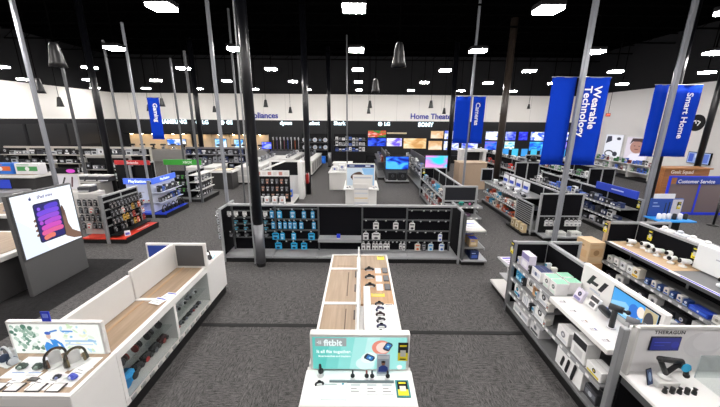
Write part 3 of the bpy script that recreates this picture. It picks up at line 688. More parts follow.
# goods on its front top
def stand_head(x, y, c1, c2, lb, rz):
    t = thing('headphones', lb, 'headphones', (x, y, .896), rz)
    P_headphones(c1, c2)().build('headset', t, True); MB().box(-.05, .05, .03, .06, 0, .16, mat('#eceeee', .3), .01).box(-.08, .08, -.06, .06, 0, .008, mat('#eceeee', .3)).build('white_mount', t, True)
stand_head(-3.2, 2.79, '#1d1a19', '#6a5344', 'black and brown headphones upright on a white mount before the runner picture', .95)
stand_head(-3.0, 2.8, '#3b3a30', '#6d6347', 'olive headphones upright on a white mount before the runner picture', .95)
stand_head(-3.72, 2.8, '#d9dde2', '#3b4a63', 'white and navy headphones at the corner of the runner picture', -.3)
for i, x in enumerate((-3.52, -3.35)):
    put('earbud_case', ('eb',), P_gadget('#47564f', '#9db0a6'), 'green earbud case on the clear tray, %s from the white headphones' % ORD[i], 'earbuds', (x, 2.74, .896), .2, None, .85)
    put('information_card', ('lc',), P_card(.15, .06, '#f4f6f6', '#6a9ad8'), 'white card in front of the %s green earbud case' % ORD[i], 'card', (x+.03, 2.65, .896), 0)
for i, x in enumerate((-3.5, -3.33, -3.12, -2.93)):
    put('demo_tablet', ('dt',), P_flatscreen(.14, .11), 'small dark rimmed panel along the front edge, %s from the white headphones' % ORD[i], 'panel', (x, 2.487, .896), 0)
for i, (x, y) in enumerate(((-3.4, 2.56), (-3.16, 2.58), (-3.02, 2.6), (-2.86, 2.7))):
    put('information_card', ('lc2',), P_card(.13, .13, '#f7f7f7', '#e4e4e8'), 'white paper sheet on the headphone counter, %s toward the aisle' % ORD[i], 'card', (x, y, .9), -.2)
put('controller_pad', ('cp',), P_flatscreen(.1, .05, '#2d2a29', '#4a4644'), 'black slim pad on the headphone counter between sheets', 'pad', (-3.24, 2.58, .9), -.1)
put('sport_earbuds', ('se',), P_gadget('#3c4fb8', '#c9d2ee'), 'blue sport earbuds on a white sheet near the aisle edge', 'earbuds', (-2.86, 2.6, .906), -.4, None, .8)
put('earphones', ('se2',), P_gadget('#2b2f3e', '#8f98c8'), 'tiny dark earphones on a white sheet beside the blue pair', 'earbuds', (-3.02, 2.6, .906), .4, None, .6)
for i, (x, y, rz) in enumerate(((-2.88, 4.0, -.25), (-2.8, 4.14, -.2))):
    put('paper_notice', ('pn',), P_card(.18, .16, '#f4f5f8', '#2c46c0'), ('white blue edged paper on the wood top, nearer the runner picture', 'white blue edged paper on the wood top, nearer the grey end board')[i], 'paper', (x, y, .901), rz)
# goods in the glass cases
put('carry_case', 'bluecase', P_speaker('#1c9be0', '#1680c0'), 'bright blue carry case at the bottom corner of the glass case', 'speaker', (-2.86, 3.16, .251), PI/2, None, 1.95)
cols = [('#161618', '#3a3a3e'), ('#1c1c1f', '#b02a2a'), ('#232326', '#55565a'), ('#3a1d1d', '#8a2f2a'), ('#141416', '#2a2a2c')]
for i in range(4):
    c = cols[i]; put('bluetooth_speaker', ('spk', i), P_speaker(*c), 'dark portable speaker on the glass case floor, %s from the blue case' % ORD[i], 'speaker', (-2.88, 3.4+i*.18, .251), PI/2+.05*(i-2), None, 1.2)
for i in range(4):
    c = cols[(i+2) % 5]; put('headphones', ('hpc', c), P_headphones(*c), 'dark headphones on the glass shelf above, %s from the runner picture end' % ORD[i], 'headphones', (-2.9, 3.13+i*.24, .497), PI/2-.1, None, 1.12)
for i in range(8):
    c = [('#161618', '#3a3a3e'), ('#2c2f3c', '#9a3a3a'), ('#55575c', '#222226'), ('#1b1b1d', '#6a6e80')][i % 4]
    put('action_camera', ('gc', i % 4), P_gadget(*c), 'dark camera gadget on the farther glass case floor, %s from the post' % ORD[i], 'camera', (-2.85, 4.16+i*.11, .251), PI/2, None, .92)
for i in range(5):
    put('small_camera', ('gcw', i % 2), P_gadget(('#c9cbce', '#8d9096')[i % 2], '#1b1b1d'), 'light grey camera gadget on the farther glass shelf, %s from the post' % ORD[i], 'camera', (-2.88, 4.2+i*.17, .497), PI/2, None, 1.1)
put('headphones', ('hpe',), P_headphones('#17171a', '#2b2b30'), 'black headphones standing on the far white end of the glass case counter', 'headphones', (-2.82, 5.3, .901), .9, None, 1.1)
put('accessory_pad', ('ap',), P_flatscreen(.1, .16, '#5bb8e0', '#d8eef6'), 'light blue pad lying beside the black headphones on the white end', 'pad', (-2.8, 5.5, .901), .2)
# ================================================================== black peg racks across the aisle
def hooks(r, y, z, xs, name='peg_hook', L=.2):
    if ('hook', L) not in MESH: MESH[('hook', L)] = P_hook(L)().mesh('peg_hook')
    for x in xs:
        o = bpy.data.objects.new(name, MESH[('hook', L)]); COL.objects.link(o); o.parent = r; q = ORG[r.name]
        o.location = (x-q[0], y-q[1], z-q[2])
r = thing('peg_rack', 'long black double sided peg rack spanning the aisle behind the counters', 'shelving', (-.45, 7.6, 0))
GX0, GX1, GF, GS = -3.36, 2.46, 7.17, 7.62
MB().box(GX0+.06, GX1-.06, GF+.012, 8.04, .001, .11, KICK).build('kick_plate', r)
up = [-3.22, -2.14, -1.05, .06, 1.19, 2.3]
for i in range(5):
    MB().box(up[i]+.005 if i else GX0+.02, (up[i+1]-.005) if i < 4 else GX1-.02, GF, GS, .11, .165, LG, .006).build('base_shelf', r)
    MB().box(up[i]+.02, up[i+1]-.02, GS-.01, GS+.02, .18, 1.33, PAN, .004).build('back_panel', r)
MB().box(GX0, GX1, GS+.02, 8.05, .11, .165, LG, .006).build('base_shelf', r)
for x in up: MB().box(x-.02, x+.02, GS-.035, GS+.03, .165, 1.34, DG, .004).build('upright', r)
MB().box(GX0, GX1, GS-.05, GS+.05, 1.33, 1.38, LG, .006).build('top_rail', r)
for x, s in ((GX0, 1), (GX1, -1)):
    m = MB(); m.box(x, x+s*.05, GF-.02, GF+.04, 0, 1.38, LG, .006).box(x, x+s*.05, 7.95, 8.02, 0, 1.38, LG, .006).box(x, x+s*.05, GF+.04, 7.95, 1.33, 1.38, LG, .006)
    f = m.build('end_frame', r); MB().box(x+s*.012, x+s*.038, GF+.04, 7.95, .17, 1.33, PAN).build('end_panel', f)
rows = {0: [1.2, 1.03, .86, .68, .5], 1: [1.27, .99, .7, .44], 3: [1.0, .72, .44], 4: [1.26, .99, .7, .44]}
for b, zs in rows.items():
    for z in zs: MB().box(up[b]+.02, up[b+1]-.02, GS-.035, GS-.012, z-.02, z+.02, DG, .004).build('crossbar', r)
HY = GS-.036
def px2x(px, y=7.5, z=.9):   # helper for reading positions off the rack front
    return (px-361)/39.8
# bay of bright blue packs
R1 = [(274.5, .1), (282, .12), (295, .13), (306, .1), (314.6, .09)]
R2_ = [(275.3, .09), (281.8, .09), (287, .09), (292, .09), (296.5, .1), (303, .1), (315.4, .09)]
R3 = [(277, .17), (283.8, .11), (295, .11), (312.8, .16)]
R4 = [(279.2, .17), (295, .16), (305, .15)]
rn = ['top', 'second', 'third', 'bottom']
for k, (row, z) in enumerate(zip((R1, R2_, R3, R4), rows[1])):
    hx = [px2x(p) for p, w in row]
    extra = [[], [px2x(309)], [px2x(303)], [px2x(288), px2x(312)]][k]
    hooks(r, HY, z, hx+extra)
    for i, (x, (p, w)) in enumerate(zip(hx, row)):
        big = w > .14
        put('hanging_pack', ('pch', w), P_pouch(w, min(w*1.25, .185) if big else .19, '#1ea8e0' if i % 2 or big else '#2295cc', '#0e2f45' if big else '#d6e9f2'),
            '%sbright blue hanging pack, %s along the %s peg row past the column' % ('large ' if big else 'small ', ORD[i], rn[k]), 'hanging pack', (x, HY-.15, z-.012), 0, 'bright blue hanging packs')
# bay hidden partly by the column: black goods with white tags
for k, z in enumerate(rows[0]):
    xs = [px2x(p) for p in ((233, 239.5, 248, 268) if k in (0, 3) else (238.5, 248, 268))]
    if k == 4: continue
    hooks(r, HY, z, xs)
    for i, x in enumerate(xs):
        c = [('#17181b', '#e8e8ea'), ('#1d1e22', '#55c4e6'), ('#202126', '#4fb9de'), ('#141417', '#8a8d93')][k]
        put('hanging_pack', ('pcb', k), P_pouch(.13, .1, c[0], c[1]), 'black boxed hanging pack, %s along the %s peg row behind the column' % (ORD[i], ['top', 'second', 'third', 'fourth'][k]), 'hanging pack', (x, HY-.15, z-.012), 0, 'black hanging packs behind the column')
        if k == 0: put('price_ticket', ('ptk',), P_card(.1, .1, '#e9e9e9', '#777777'), 'white ticket hanging on the top peg row, %s behind the column' % ORD[i], 'ticket', (x+.03, HY-.235, z+.01), 0, 'white tickets on the top peg row', 1., PI/2)
# middle bay with a single shelf
sh = MB().box(up[2]+.02, up[3]-.02, GF+.12, GS-.02, .545, .57, LG, .004).box(up[2]+.02, up[3]-.02, GF+.1, GF+.12, .5, .578, LG).build('shelf', r)
t = thing('price_flag', 'small blue card standing on the empty shelf of the black racks', 'price flag', (-.53, 7.4, .571))
MB().box(-.575, -.485, 7.39, 7.41, .571, .68, mat('#1c39d6', .4), .004).build('blue_card', t); MB().box(-.575, -.485, 7.375, 7.425, .571, .576, mat('#dfe3ff', .3)).build('card_foot', t)
# bay with white packs
for k, (z, items, hk) in enumerate(zip(rows[3], ([(377, .14, .24), (396.6, .13, .24)], [(367, .14, .24), (377.3, .21, .26)], [(364.8, .1, .2), (369.8, .1, .2), (375, .07, .2), (378, .07, .2), (382, .1, .2), (386.8, .1, .2), (390, .06, .2), (402.2, .07, .16), (405.5, .07, .2)]),
                                   ([367, 386.5, 404], [386.8, 397, 404.5], [394, 398]))):
    hooks(r, HY, z, [px2x(p) for p, w, h in items]+[px2x(p) for p in hk])
    for i, (p, w, h) in enumerate(items):
        put('hanging_pack', ('pcw', w, h), P_pouch(w, min(h, .19), '#d9d9da', '#3d3d42'), 'white hanging pack, %s along the %s peg row after the empty bay' % (ORD[i], rn[k+1]), 'hanging pack', (px2x(p), HY-.15, z-.012), 0, 'white hanging packs')
for k, (z, items, hk) in enumerate(zip(rows[4], ([], [(412.7, .14, .24, '#dcdcdc', '#222227')], [(441.3, .1, .22, '#d8dde2', '#2a55c8')], [(419.3, .14, .22, '#d8cfc4', '#d86a3a'), (425.6, .11, .2, '#3a3c40', '#8a8d90'), (432.5, .13, .22, '#cfe0ea', '#2a8fd0'), (443.6, .13, .2, '#d6dee6', '#3a6fc0')]),
                                   ([411.5, 423, 430, 437, 444.5], [420.5, 429.5, 438, 445], [411, 418, 426, 435], [410.5, 450]))):
    hooks(r, HY, z, [px2x(a[0]) for a in items]+[px2x(p) for p in hk])
    for i, (p, w, h, c, a) in enumerate(items):
        put('hanging_pack', ('pc5', p), P_pouch(w, min(h, .2), c, a), '%s hanging pack, %s along the %s peg row of the sparse end bay' % ('white' if c != '#3a3c40' else 'dark grey', ORD[i], rn[k]), 'hanging pack', (px2x(p), HY-.15, z-.012))
# wire display fins off its left end
f = MB()
for k in range(5): f.tube([(GX0, 7.6, 1.2-k*.2), (GX0-.3, 7.7, 1.2-k*.2), (GX0-.32, 7.7, 1.24-k*.2)], .006, CHR, 6)
f.build('end_hooks', r)
for k in range(4):
    for i in range(2): put('hanging_pack', ('pcl', k % 2), P_pouch(.11, .17, ('#cfcfd2', '#b9bcc2')[k % 2], '#4a4c52'), 'pale hanging pack on the outer end hooks, row %s down, %s out' % (ORD[k], ORD[i]), 'hanging pack', (GX0-.12-i*.12, 7.64+i*.04, 1.19-k*.2), .3)
# right-hand end fixture of the racks
e = thing('end_display', 'grey end display with sloping paper tray beside the black racks', 'shelving', (2.8, 7.5, 0))
MB().box(2.5, 3.06, 7.1, 7.95, .001, .1, KICK).build('kick_plate', e); MB().box(2.48, 3.1, 7.06, 7.98, .1, .15, LG, .006).build('base_shelf', e)
MB().box(2.475, 2.515, 7.06, 7.98, .15, 1.3, DG, .004).build('back_panel', e)
for z in (.45, .85): shelf(e, 2.52, 3.02, 7.1, 7.95, z, '+X')
MB().prism([(2.55, 7.1, .86), (3.02, 7.1, .86), (3.02, 7.95, .86), (2.55, 7.95, .86)], (0, 0, .04), W2).build('tray_board', e)
put('paper_poster', 'pp', P_card(.36, .42, '#e7e9f2', '#3a55d8'), 'white and blue leaflet on the tray beside the black racks', 'paper', (2.78, 7.5, .902), .1)
for i, y in enumerate((7.3, 7.6)): put('tan_carton', 'tanc', P_box(.22, .2, .2, '#b59b78', '#d9c8a6', '#2a45c8', 0, '#2a45c8'), 'tan carton with blue lid on the end display, %s from the aisle' % ORD[i], 'carton', (2.78, y, .451), PI/2)
for i, y in enumerate((7.2, 7.45, 7.7)): put('navy_carton', 'navc', P_box(.2, .2, .22, '#1d2c58', '#3b57a8', '#c9d2ee', 1), 'navy carton at the foot of the end display, %s from the aisle' % ORD[i], 'carton', (2.8, y, .151), PI/2)
# ================================================================== wellness gondola (front, aisle side)
r = gondola('gondola_shelf', 'grey and black gondola shelving with massage devices, beside the front counters', 2.73, 3.95, 2.93, 5.27, 1.37, 3.37, 'far', 2)
m = MB(); m.box(2.73, 2.8, 2.8, 2.87, 0, 1.37, GREY, .008); m.build('corner_post', r)
MB().box(2.73, 2.8, 5.2, 5.27, 0, 1.38, GREY, .008).build('corner_post', r)
shelf(r, 2.76, 3.34, 4.07, 5.2, .98, '-X')
for z in (.7, .42): shelf(r, 2.76, 3.34, 4.07, 5.2, z, '-X')
for z in (.5,): shelf(r, 2.76, 3.34, 2.95, 4.06, z, '-X')
t = MB().box(2.74, 3.34, 2.95, 4.05, .93, 1.0, mat('#efeeec', .35, vary=.01), .008).build('white_display_tray', r)
bx = MB().box(3.27, 3.345, 2.94, 4.22, 1.0, 1.45, mat('#f2f1ef', .4, vary=.01), .01).build('white_header_board', t)
m = MB(frame('-X', (3.27, 4.22, 1.0))); ink = mat('#1c1d22', .4)
m.shape([(.12, .2), (.21, .36), (.28, .36), (.235, .28), (.345, .28), (.315, .23), (.205, .23), (.19, .2)], ink); m.shape([(.34, .2), (.43, .36), (.5, .36), (.41, .2)], ink)
m.build('printed_logo', bx)
text('lettering', 'HYPERICE', .045, mat('#bfc6d6', .5), bx, (3.268, 3.92, 1.15), '-X', 0, .001, .001)
m = MB(frame('-X', (3.265, 3.62, 1.1))); m.rect(0, .62, 0, .3, em('#3aa4ee', 1.)); m.shape([(.0, .12), (.2, .2), (.42, .1), (.42, .0), (.0, .0)], em('#8fd0f8', 1.)); m.ell(.33, .16, .07, .09, em('#1672d8', 1.)); m.ell(.42, .2, .05, .07, em('#f2e6da', 1.)); m.rect(.46, .62, 0, .3, em('#d8c79a', .8)); m.ell(.53, .15, .06, .12, em('#3b3a44', .8)); m.ell(.2, .08, .1, .04, em('#bfe6fa', 1.))
MB().box(3.262, 3.272, 2.99, 3.63, 1.09, 1.41, BLK2).build('screen_rim', bx); m.lay = 0; sc = m.build('lit_picture', bx); sc.location.x = -.006
def rowY(key, fn, ys, x, z, noun, cat, rz=-PI/2, tilt=0, grp=None, s=1.):
    for i, y in enumerate(ys): put(cat.replace(' ', '_'), key, fn, noun.replace('{n}', ORD[i]), cat, (x, y, z), rz, grp, s, tilt)
# rear bay, top shelf
rowY('ra', P_box(.26, .12, .27, '#d9d3e4', '#8f86b8', '#f0eef4', 2), [4.98], 2.9, .981, 'lilac and white carton at the far end of the wellness shelving', 'boxed gadget')
rowY('rb', P_box(.26, .2, .17, '#eeeeee', '#d0d4dd', '#5a6486', 0, '#2b3560'), [4.6], 2.93, .981, 'white carton with navy lid after the lilac carton', 'boxed gadget')
rowY('rc', P_box(.15, .18, .19, '#f0efee', '#d9e6de', '#2b2f36', 1, '#98d2b6'), [4.33, 4.16], 2.93, .981, 'white carton with mint lid on the top shelf, {n} after the navy lidded one', 'boxed gadget')
rowY('rc', None, [4.38, 4.2], 3.14, .981, 'white carton with mint lid in the rear file, {n} from the navy lidded one', 'boxed gadget')
# second shelf
rowY('rd', P_box(.12, .16, .19, '#1a93c8', '#bfe6f4', '#0d3f66', 1), [5.1, 4.97], 2.9, .701, 'turquoise carton on the second shelf, {n} from the far post', 'boxed gadget')
rowY('re', P_box(.22, .14, .2, '#efeeec', '#d6d2cc', '#1b1b20', 1), [4.74], 2.92, .701, 'white carton with a dark lens picture beside the brown one', 'boxed gadget')
rowY('rf', P_box(.12, .16, .19, '#a9805a', '#c9a27a', '#5b4330', 1), [4.54], 2.9, .701, 'brown carton on the second shelf', 'boxed gadget')
rowY('rg', P_box(.22, .16, .22, '#f2f2f2', '#cfd3d9', '#1a1c24', 1), [4.3], 2.9, .701, 'white carton with a round black device picture near the white tray', 'boxed gadget')
# third shelf
rowY('rh', P_box(.18, .15, .2, '#eeeeee', '#22a0c0', '#1d1f26', 1), [5.05], 2.89, .421, 'white and teal carton on the third shelf by the far post', 'boxed gadget')
rowY('ri', P_box(.24, .16, .22, '#f1f1f2', '#c2c8d2', '#2458c8', 3), [4.72], 2.89, .421, 'white carton with blue corner on the third shelf', 'boxed gadget')
rowY('rj', P_box(.24, .16, .24, '#f3f3f3', '#d7dade', '#17181c', 1), [4.3], 2.88, .421, 'white carton with black device picture on the third shelf', 'boxed gadget')
# base
rowY('rk', P_box(.5, .2, .14, '#e6e6e8', '#b9bcc4', '#55585f', 0), [4.75], 2.87, .166, 'long low white carton on the base of the far bay', 'boxed gadget')
rowY('rl', P_box(.26, .2, .2, '#d4d4d6', '#303238', '#85888e', 1), [4.32], 2.88, .166, 'grey and white carton on the base of the far bay', 'boxed gadget')
k = 0
for z, x, ys in ((.981, 2.86, (5.155, 4.79)), (.981, 3.2, (4.9, 4.74, 4.5)), (.701, 2.83, (4.88, 4.44, 4.12)), (.421, 2.83, (4.92, 4.56, 4.46, 4.13)), (.701, 3.15, (5.05, 4.8, 4.5)), (.421, 3.15, (5.0, 4.6))):
    for y in ys:
        c = [('#e9e8ea', '#3b62b8', '#1c1d22'), ('#23242a', '#8d9097', '#d6d6d8'), ('#dcdfe4', '#1f93b8', '#26272c'), ('#efece6', '#7d7f86', '#c86a3a')][k % 4]
        put('small_carton', ('smc', k % 4), P_box(.06, .09, .13, c[0], c[1], c[2], k % 3), 'small narrow %s carton on the wellness shelving, %s of the little ones' % (('white and blue', 'black', 'pale and teal', 'cream')[k % 4], ORD[k]), 'boxed gadget', (x, y, z), -PI/2+.1*((k % 3)-1)); k += 1
# front bay under the white tray
rowY('rm', P_box(.24, .18, .2, '#f3f3f3', '#dcdfe3', '#8d9096', 1), [3.72], 2.88, .501, 'white carton with grey device under the white tray, farther of three', 'boxed gadget')
rowY('rn', P_box(.26, .18, .3, '#f3f3f3', '#26272c', '#d6d6d8', 2), [3.4], 2.88, .501, 'tall white carton with black gun picture under the white tray', 'boxed gadget')
rowY('ro', P_box(.24, .18, .13, '#f2f2f2', '#d9c445', '#2a2a2e', 1), [3.12], 2.88, .501, 'low white carton with yellow ring picture under the white tray', 'boxed gadget')
rowY('rp', P_box(.52, .26, .3, '#f4f4f4', '#1b1c20', '#9a9ca2', 3), [3.48], 2.9, .166, 'large white carton with three black massage devices on the base', 'boxed gadget')
rowY('rq', P_box(.2, .2, .16, '#3a3b40', '#6d7078', '#b5b8bf', 0), [3.1], 2.9, .166, 'dark grey carton on the base beside the near post', 'boxed gadget')
# on the white tray
rowY('rs', P_box(.15, .05, .17, '#dcd6e6', '#7d78a8', '#2a2a33', 1), [3.93], 3.06, 1.012, 'lilac framed gadget leaning at the far end of the white tray', 'gadget', -PI/2, -.35)
rowY('rt', P_box(.15, .04, .16, '#efefef', '#3b3b3f', '#55555a', 2), [3.74], 3.12, 1.012, 'white framed panel with a dark square on the white tray', 'gadget', -PI/2, -.35)
def pad():
    m = MB(); m.lathe([(0, 0), (.085, 0), (.095, .03), (.08, .06), (0, .07)], mat('#17181d', .4), n=20); m.ball((0, -.02, .065), .03, mat('#2b62e0', .3), sq=(1, 1, .4)); return m  # black disc with a flattened blue ball on top
rowY('ru', pad, [3.54], 3.12, 1.075, 'round black massage pad with blue dome on the white tray', 'massage pad', -PI/2, -.9)
rowY('rv', P_hammer(), [3.34], 3.08, 1.001, 'black hammer shaped massage gun standing on the white tray', 'massage gun', -.9, 0, None, 1.25)
rowY('rw', P_hammer('#6b6c70'), [3.14], 3.12, 1.001, 'grey hammer shaped massage gun standing on the white tray', 'massage gun', -.8, 0, None, 1.1)
for i, (y, c) in enumerate(((3.9, '#3b3b45'), (3.68, '#3b3b52'), (3.46, '#8a6a45'), (3.3, '#4a3f9a'), (3.1, '#55443a'))):
    put('product_card', ('prc', c), P_card(.05, .09, '#d9d7da', c), 'small printed card along the white tray edge, %s from the lilac gadget' % ORD[i], 'card', (2.83, y, 1.001), -PI/2)
put('price_flag', 'flagA', None, 'yellow and black flag card on the far post of the wellness shelving', 'price flag', (2.7275, 5.235, 1.15), -PI/2)
# rear end display
e = thing('end_display', 'low white end display behind the wellness shelving with purple leaflet', 'shelving', (3.35, 5.7, 0))
MB().box(2.84, 3.86, 5.3, 6.1, .001, .11, KICK).build('kick_plate', e); MB().box(2.8, 3.9, 5.285, 6.12, .11, .16, W2, .006).build('base_shelf', e)
for z in (.5, .85): MB().box(2.72 if z > .6 else 2.8, 3.9, 5.29, 5.75, z-.03, z, LG, .005).build('shelf', e)
put('paper_poster', 'lpp', P_card(.24, .3, '#e9e3ee', '#4a3fd0'), 'white and purple leaflet on the low end display', 'paper', (2.88, 5.55, .851), .1)
put('white_carton', 'lww', P_box(.24, .2, .22, '#e6e6e6', '#b9bcc2', '#8a8d92', 0), 'white carton on the lower shelf of the low end display', 'boxed gadget', (3.02, 5.55, .506))
# back side of the wellness gondola: cartons behind the spine
for z in (.6, .98): shelf(r, 3.4, 3.92, 2.95, 5.2, z, '+X')
seqR = [B_(.2, .16, .2, '#3b3234', '#9a4038', '#e2dede', 0, 'dark red carton'), B_(.2, .16, .17, '#d9d3cf', '#4a4a50', '#c8352d', 1, 'pale carton'), B_(.2, .16, .22, '#222227', '#5a5c63', '#c9c9cc', 1, 'black carton')]
fill(seqR, 3.68, [3.1+i*.27 for i in range(7)], .981, PI/2, '{n} {noun} from the massage stand, outer side of the wellness shelving', 'cartons on the back of the wellness shelving')
# ================================================================== massage gun end stand
e = thing('end_display', 'white massage gun end stand with navy screen in the front corner', 'shelving', (3.5, 2.5, 0))
EX0, EX1 = 2.86, 4.1
MB().box(EX0+.05, EX1-.05, 2.25, 2.88, .001, .1, KICK).build('kick_plate', e); MB().box(EX0, EX1, 2.2, 2.9, .1, .15, LG, .006).build('base_shelf', e)
tr = MB().box(EX0, EX1, 2.15, 2.9, .75, .8, mat('#f3f2f1', .35, vary=.01), .01).build('white_tray', e)
MB().box(EX0+.03, EX1-.03, 2.86, 2.89, .15, .75, PAN).build('lower_panel', e)
for x in (EX0+.03, EX1-.06): MB().box(x, x+.03, 2.3, 2.86, .65, .75, DG).build('bracket', e)
bd = MB().box(EX0, EX1, 2.86, 2.9, .8, 1.36, mat('#efeef0', .45, vary=.01), .008).build('white_header_board', e)
MB().box(EX0, EX1, 2.83, 2.86, 1.35, 1.39, W, .004).box(EX0, EX0+.035, 2.8, 2.86, .8, 1.39, W, .004).build('board_rim', bd)
text('lettering', 'THERAGUN', .055, mat('#4a4a50', .5), bd, (3.27, 2.858, 1.295), '-Y', 0, .0015, .001, 'CENTER', 1.15)
MB().box(3.08, 3.4, 2.845, 2.86, 1.08, 1.25, mat('#101330', .3), .004).build('screen_rim', bd)
m = MB(frame('-Y', (3.09, 2.845, 1.09))); m.rect(0, .3, 0, .15, em('#1c2480', .7)); m.rect(.03, .2, .09, .1, em('#4a55c0', .8)); m.rect(.03, .14, .055, .065, em('#39449f', .8)); m.ell(.25, .07, .04, .04, em('#262f96', .8)); m.build('lit_picture', bd)
m = MB(frame('-Y', (3.6, 2.858, .93))); m.ell(.05, .22, .2, .16, mat('#e3e2e6', .5), 0, 32); m.ell(.1, .26, .16, .12, mat('#ecebef', .5), 0, 32); m.build('printed_picture', bd)
MB().box(3.06, 3.28, 2.63, 2.76, .8, .87, W, .008).build('white_stand', e)
put('massage_gun', 'thg', P_gun(), 'black three-sided massage gun with blue disc on the white end stand', 'massage gun', (3.2, 2.7, .88), 0, None, 1.12)
put('sample_phone', 'phn', P_phone(), 'dark phone shaped card standing left beside the blue disc massage gun'.replace(' left', ''), 'phone', (3.02, 2.68, .804), .3, None, 1.1, -.3)
for i in range(5):
    put('gun_attachment', ('ga', i % 2), (lambda k: lambda: MB().lathe([(0, 0), (.022, 0), (.02, .03), (.012+.01*k, .05), (.02, .065), (0, .07)], mat('#17181b', .5)))(i % 2), 'black massage tip in a row before the blue disc gun, %s from the phone' % ORD[i], 'massage tip', (3.08+i*.07, 2.585-.004*i, .801))
c = thing('acrylic_case', 'clear case over the second massage gun on the white end stand', 'case', (3.77, 2.6, .8))
MB().box(3.58, 3.584, 2.4, 2.78, .802, 1.08, GLASS).box(3.584, 4.02, 2.776, 2.78, .802, 1.08, GLASS).box(3.584, 4.02, 2.4, 2.404, .802, 1.08, GLASS).box(3.58, 4.02, 2.4, 2.78, 1.08, 1.084, GLASS).build('clear_walls', c)
for y in (2.4, 2.78): MB().box(3.578, 3.586, y-.004, y+.004, .802, 1.084, mat('#cfd6da', .2)).build('clear_edge', c)
put('massage_gun', 'thg2', P_gun('#16171a', '#2b2c30'), 'all black massage gun inside the clear case', 'massage gun', (3.74, 2.6, .812), .4, None, .9)
put('gun_attachment', ('mt',), lambda: MB().box(-.04, .04, -.02, .02, 0, .025, mat('#3a3a3d', .4), .006).cyl((0, 0, .02), (0, 0, .04), .012, CHR), 'grey metal tip at the front edge of the white end stand', 'massage tip', (3.3, 2.24, .801))
# ================================================================== security camera gondola
r = gondola('gondola_shelf', 'black backed gondola shelving with security cameras and blue price strip', 5.27, 6.63, 2.6, 6.42, 1.38, 5.96, 'far', 3)
MB().box(5.265, 5.325, 6.36, 6.425, 0, 1.39, mat('#b89f82', .5), .006).build('corner_post', r)
sh = shelf(r, 5.29, 5.93, 2.65, 6.36, .96, '-X', None, DG, False)
MB().box(5.36, 5.9, 4.95, 6.3, .961, .972, TAN).build('wood_strip', sh)
m = MB(); m.box(5.29, 5.36, 2.7, 6.3, .96, .972, mat('#e9e9ec', .5))
m.box(5.3, 5.33, 4.95, 5.95, .972, .976, mat('#2a3cc8', .5)).box(5.3, 5.33, 3.2, 4.75, .972, .976, mat('#2a3cc8', .5)); m.build('price_strip', sh)
shelf(r, 5.29, 5.93, 2.65, 6.36, .52, '-X', None, LG); 
for i, (y, x, k) in enumerate(((6.06, 5.56, 0), (5.92, 5.72, 0), (5.74, 5.68, 1), (5.56, 5.66, 2), (5.42, 5.74, 1), (5.24, 5.62, 0), (5.1, 5.7, 2))):
    put('security_camera', ('sc', k), (P_cam(), P_dome(), P_cam('#e6e6e8'))[k], 'white security camera on the blue striped shelf, %s from the far post' % ORD[i], 'security camera', (x, y, .973), -PI/2+.2*(i % 3-1), None, (1.2, 1.3, 1.3)[k])
for i, y in enumerate((4.4, 4.15, 3.9)): put('security_camera', ('sc', 1), None, 'white security camera before the pale lit board, %s toward the viewpoint' % ORD[i], 'security camera', (5.62, y, .973), -PI/2, None, 1.3)
bd = MB().box(5.84, 5.93, 3.0, 5.08, .98, 1.42, mat('#eceff0', .5, vary=.01), .006).build('pale_board', r)
m = MB(frame('-X', (5.84, 5.06, 1.0))); m.ell(.95, .14, .14, .1, mat('#a9d8bd', .6)); m.ell(.97, .12, .06, .05, mat('#6fc49a', .6)); m.rect(.3, .5, .25, .27, mat('#b9bcc6', .6)); m.build('printed_picture', bd)  # green ellipses paint the board's soft green glow; grey bar is print
for y, lb in ((6.05, 'yellow and black flag card at the far end of the camera shelving back'), (5.16, 'yellow and black flag card beside the pale board of the camera shelving')):
    put('price_flag', 'flagA', None, lb, 'price flag', (5.922, y, 1.1), -PI/2)
put('price_flag', 'flagA', None, 'yellow and black flag card on the tan post of the camera shelving', 'price flag', (5.2625, 6.395, 1.15), -PI/2)
seq = [B_(.12, .12, .14, '#efefef', '#d5d8de', '#2a2b30', 1, 'white camera carton'), B_(.13, .12, .16, '#f2f2f2', '#33353c', '#c9c9cc', 1, 'white carton with dark panel'), B_(.13, .13, .17, '#eeeeee', '#cfd3da', '#45464c', 0, 'pale grey carton')]
fill(seq, 5.42, [6.24, 6.06, 5.88, 5.72], .521, -PI/2, '{n} {noun} from the tan post, middle camera shelf', 'white cartons on the middle camera shelf', .0, (1, 1.08))
put('boxed_gadget', 'ycam', P_box(.15, .14, .19, '#efe9d8', '#e8b92c', '#1e1f24', 1), 'white carton with a yellow panel on the middle camera shelf', 'boxed gadget', (5.4, 5.55, .521), -PI/2)
seq = [B_(.09, .11, .11, '#23407a', '#9fb8e0', '#f0f0f0', 1, 'blue and white small carton'), B_(.09, .1, .12, '#d8d5cf', '#3a62b8', '#22242a', 1, 'cream small carton with blue panel')]
fill(seq, 5.4, [5.3, 5.18, 5.06, 4.94, 4.82, 4.7, 4.58], .521, -PI/2, '{n} {noun} past the yellow panelled one, camera shelf', 'small cartons on the middle camera shelf')
put('boxed_gadget', 'blubx', P_box(.3, .16, .08, '#2348c0', '#4a78e8', '#e8e8f2', 0), 'flat bright blue carton on the middle camera shelf', 'boxed gadget', (5.4, 4.36, .521), -PI/2)
seq = [B_(.13, .13, .12, '#e9e6e2', '#c8c4be', '#8a8680', 0, 'cream carton'), B_(.13, .12, .1, '#c8352d', '#e07a6a', '#f2e2de', 0, 'red carton')]
fill(seq, 5.4, [4.1, 3.94, 3.78, 3.62, 3.4], .521, -PI/2, '{n} {noun} past the flat blue one, middle camera shelf', 'cartons at the near end of the middle camera shelf')
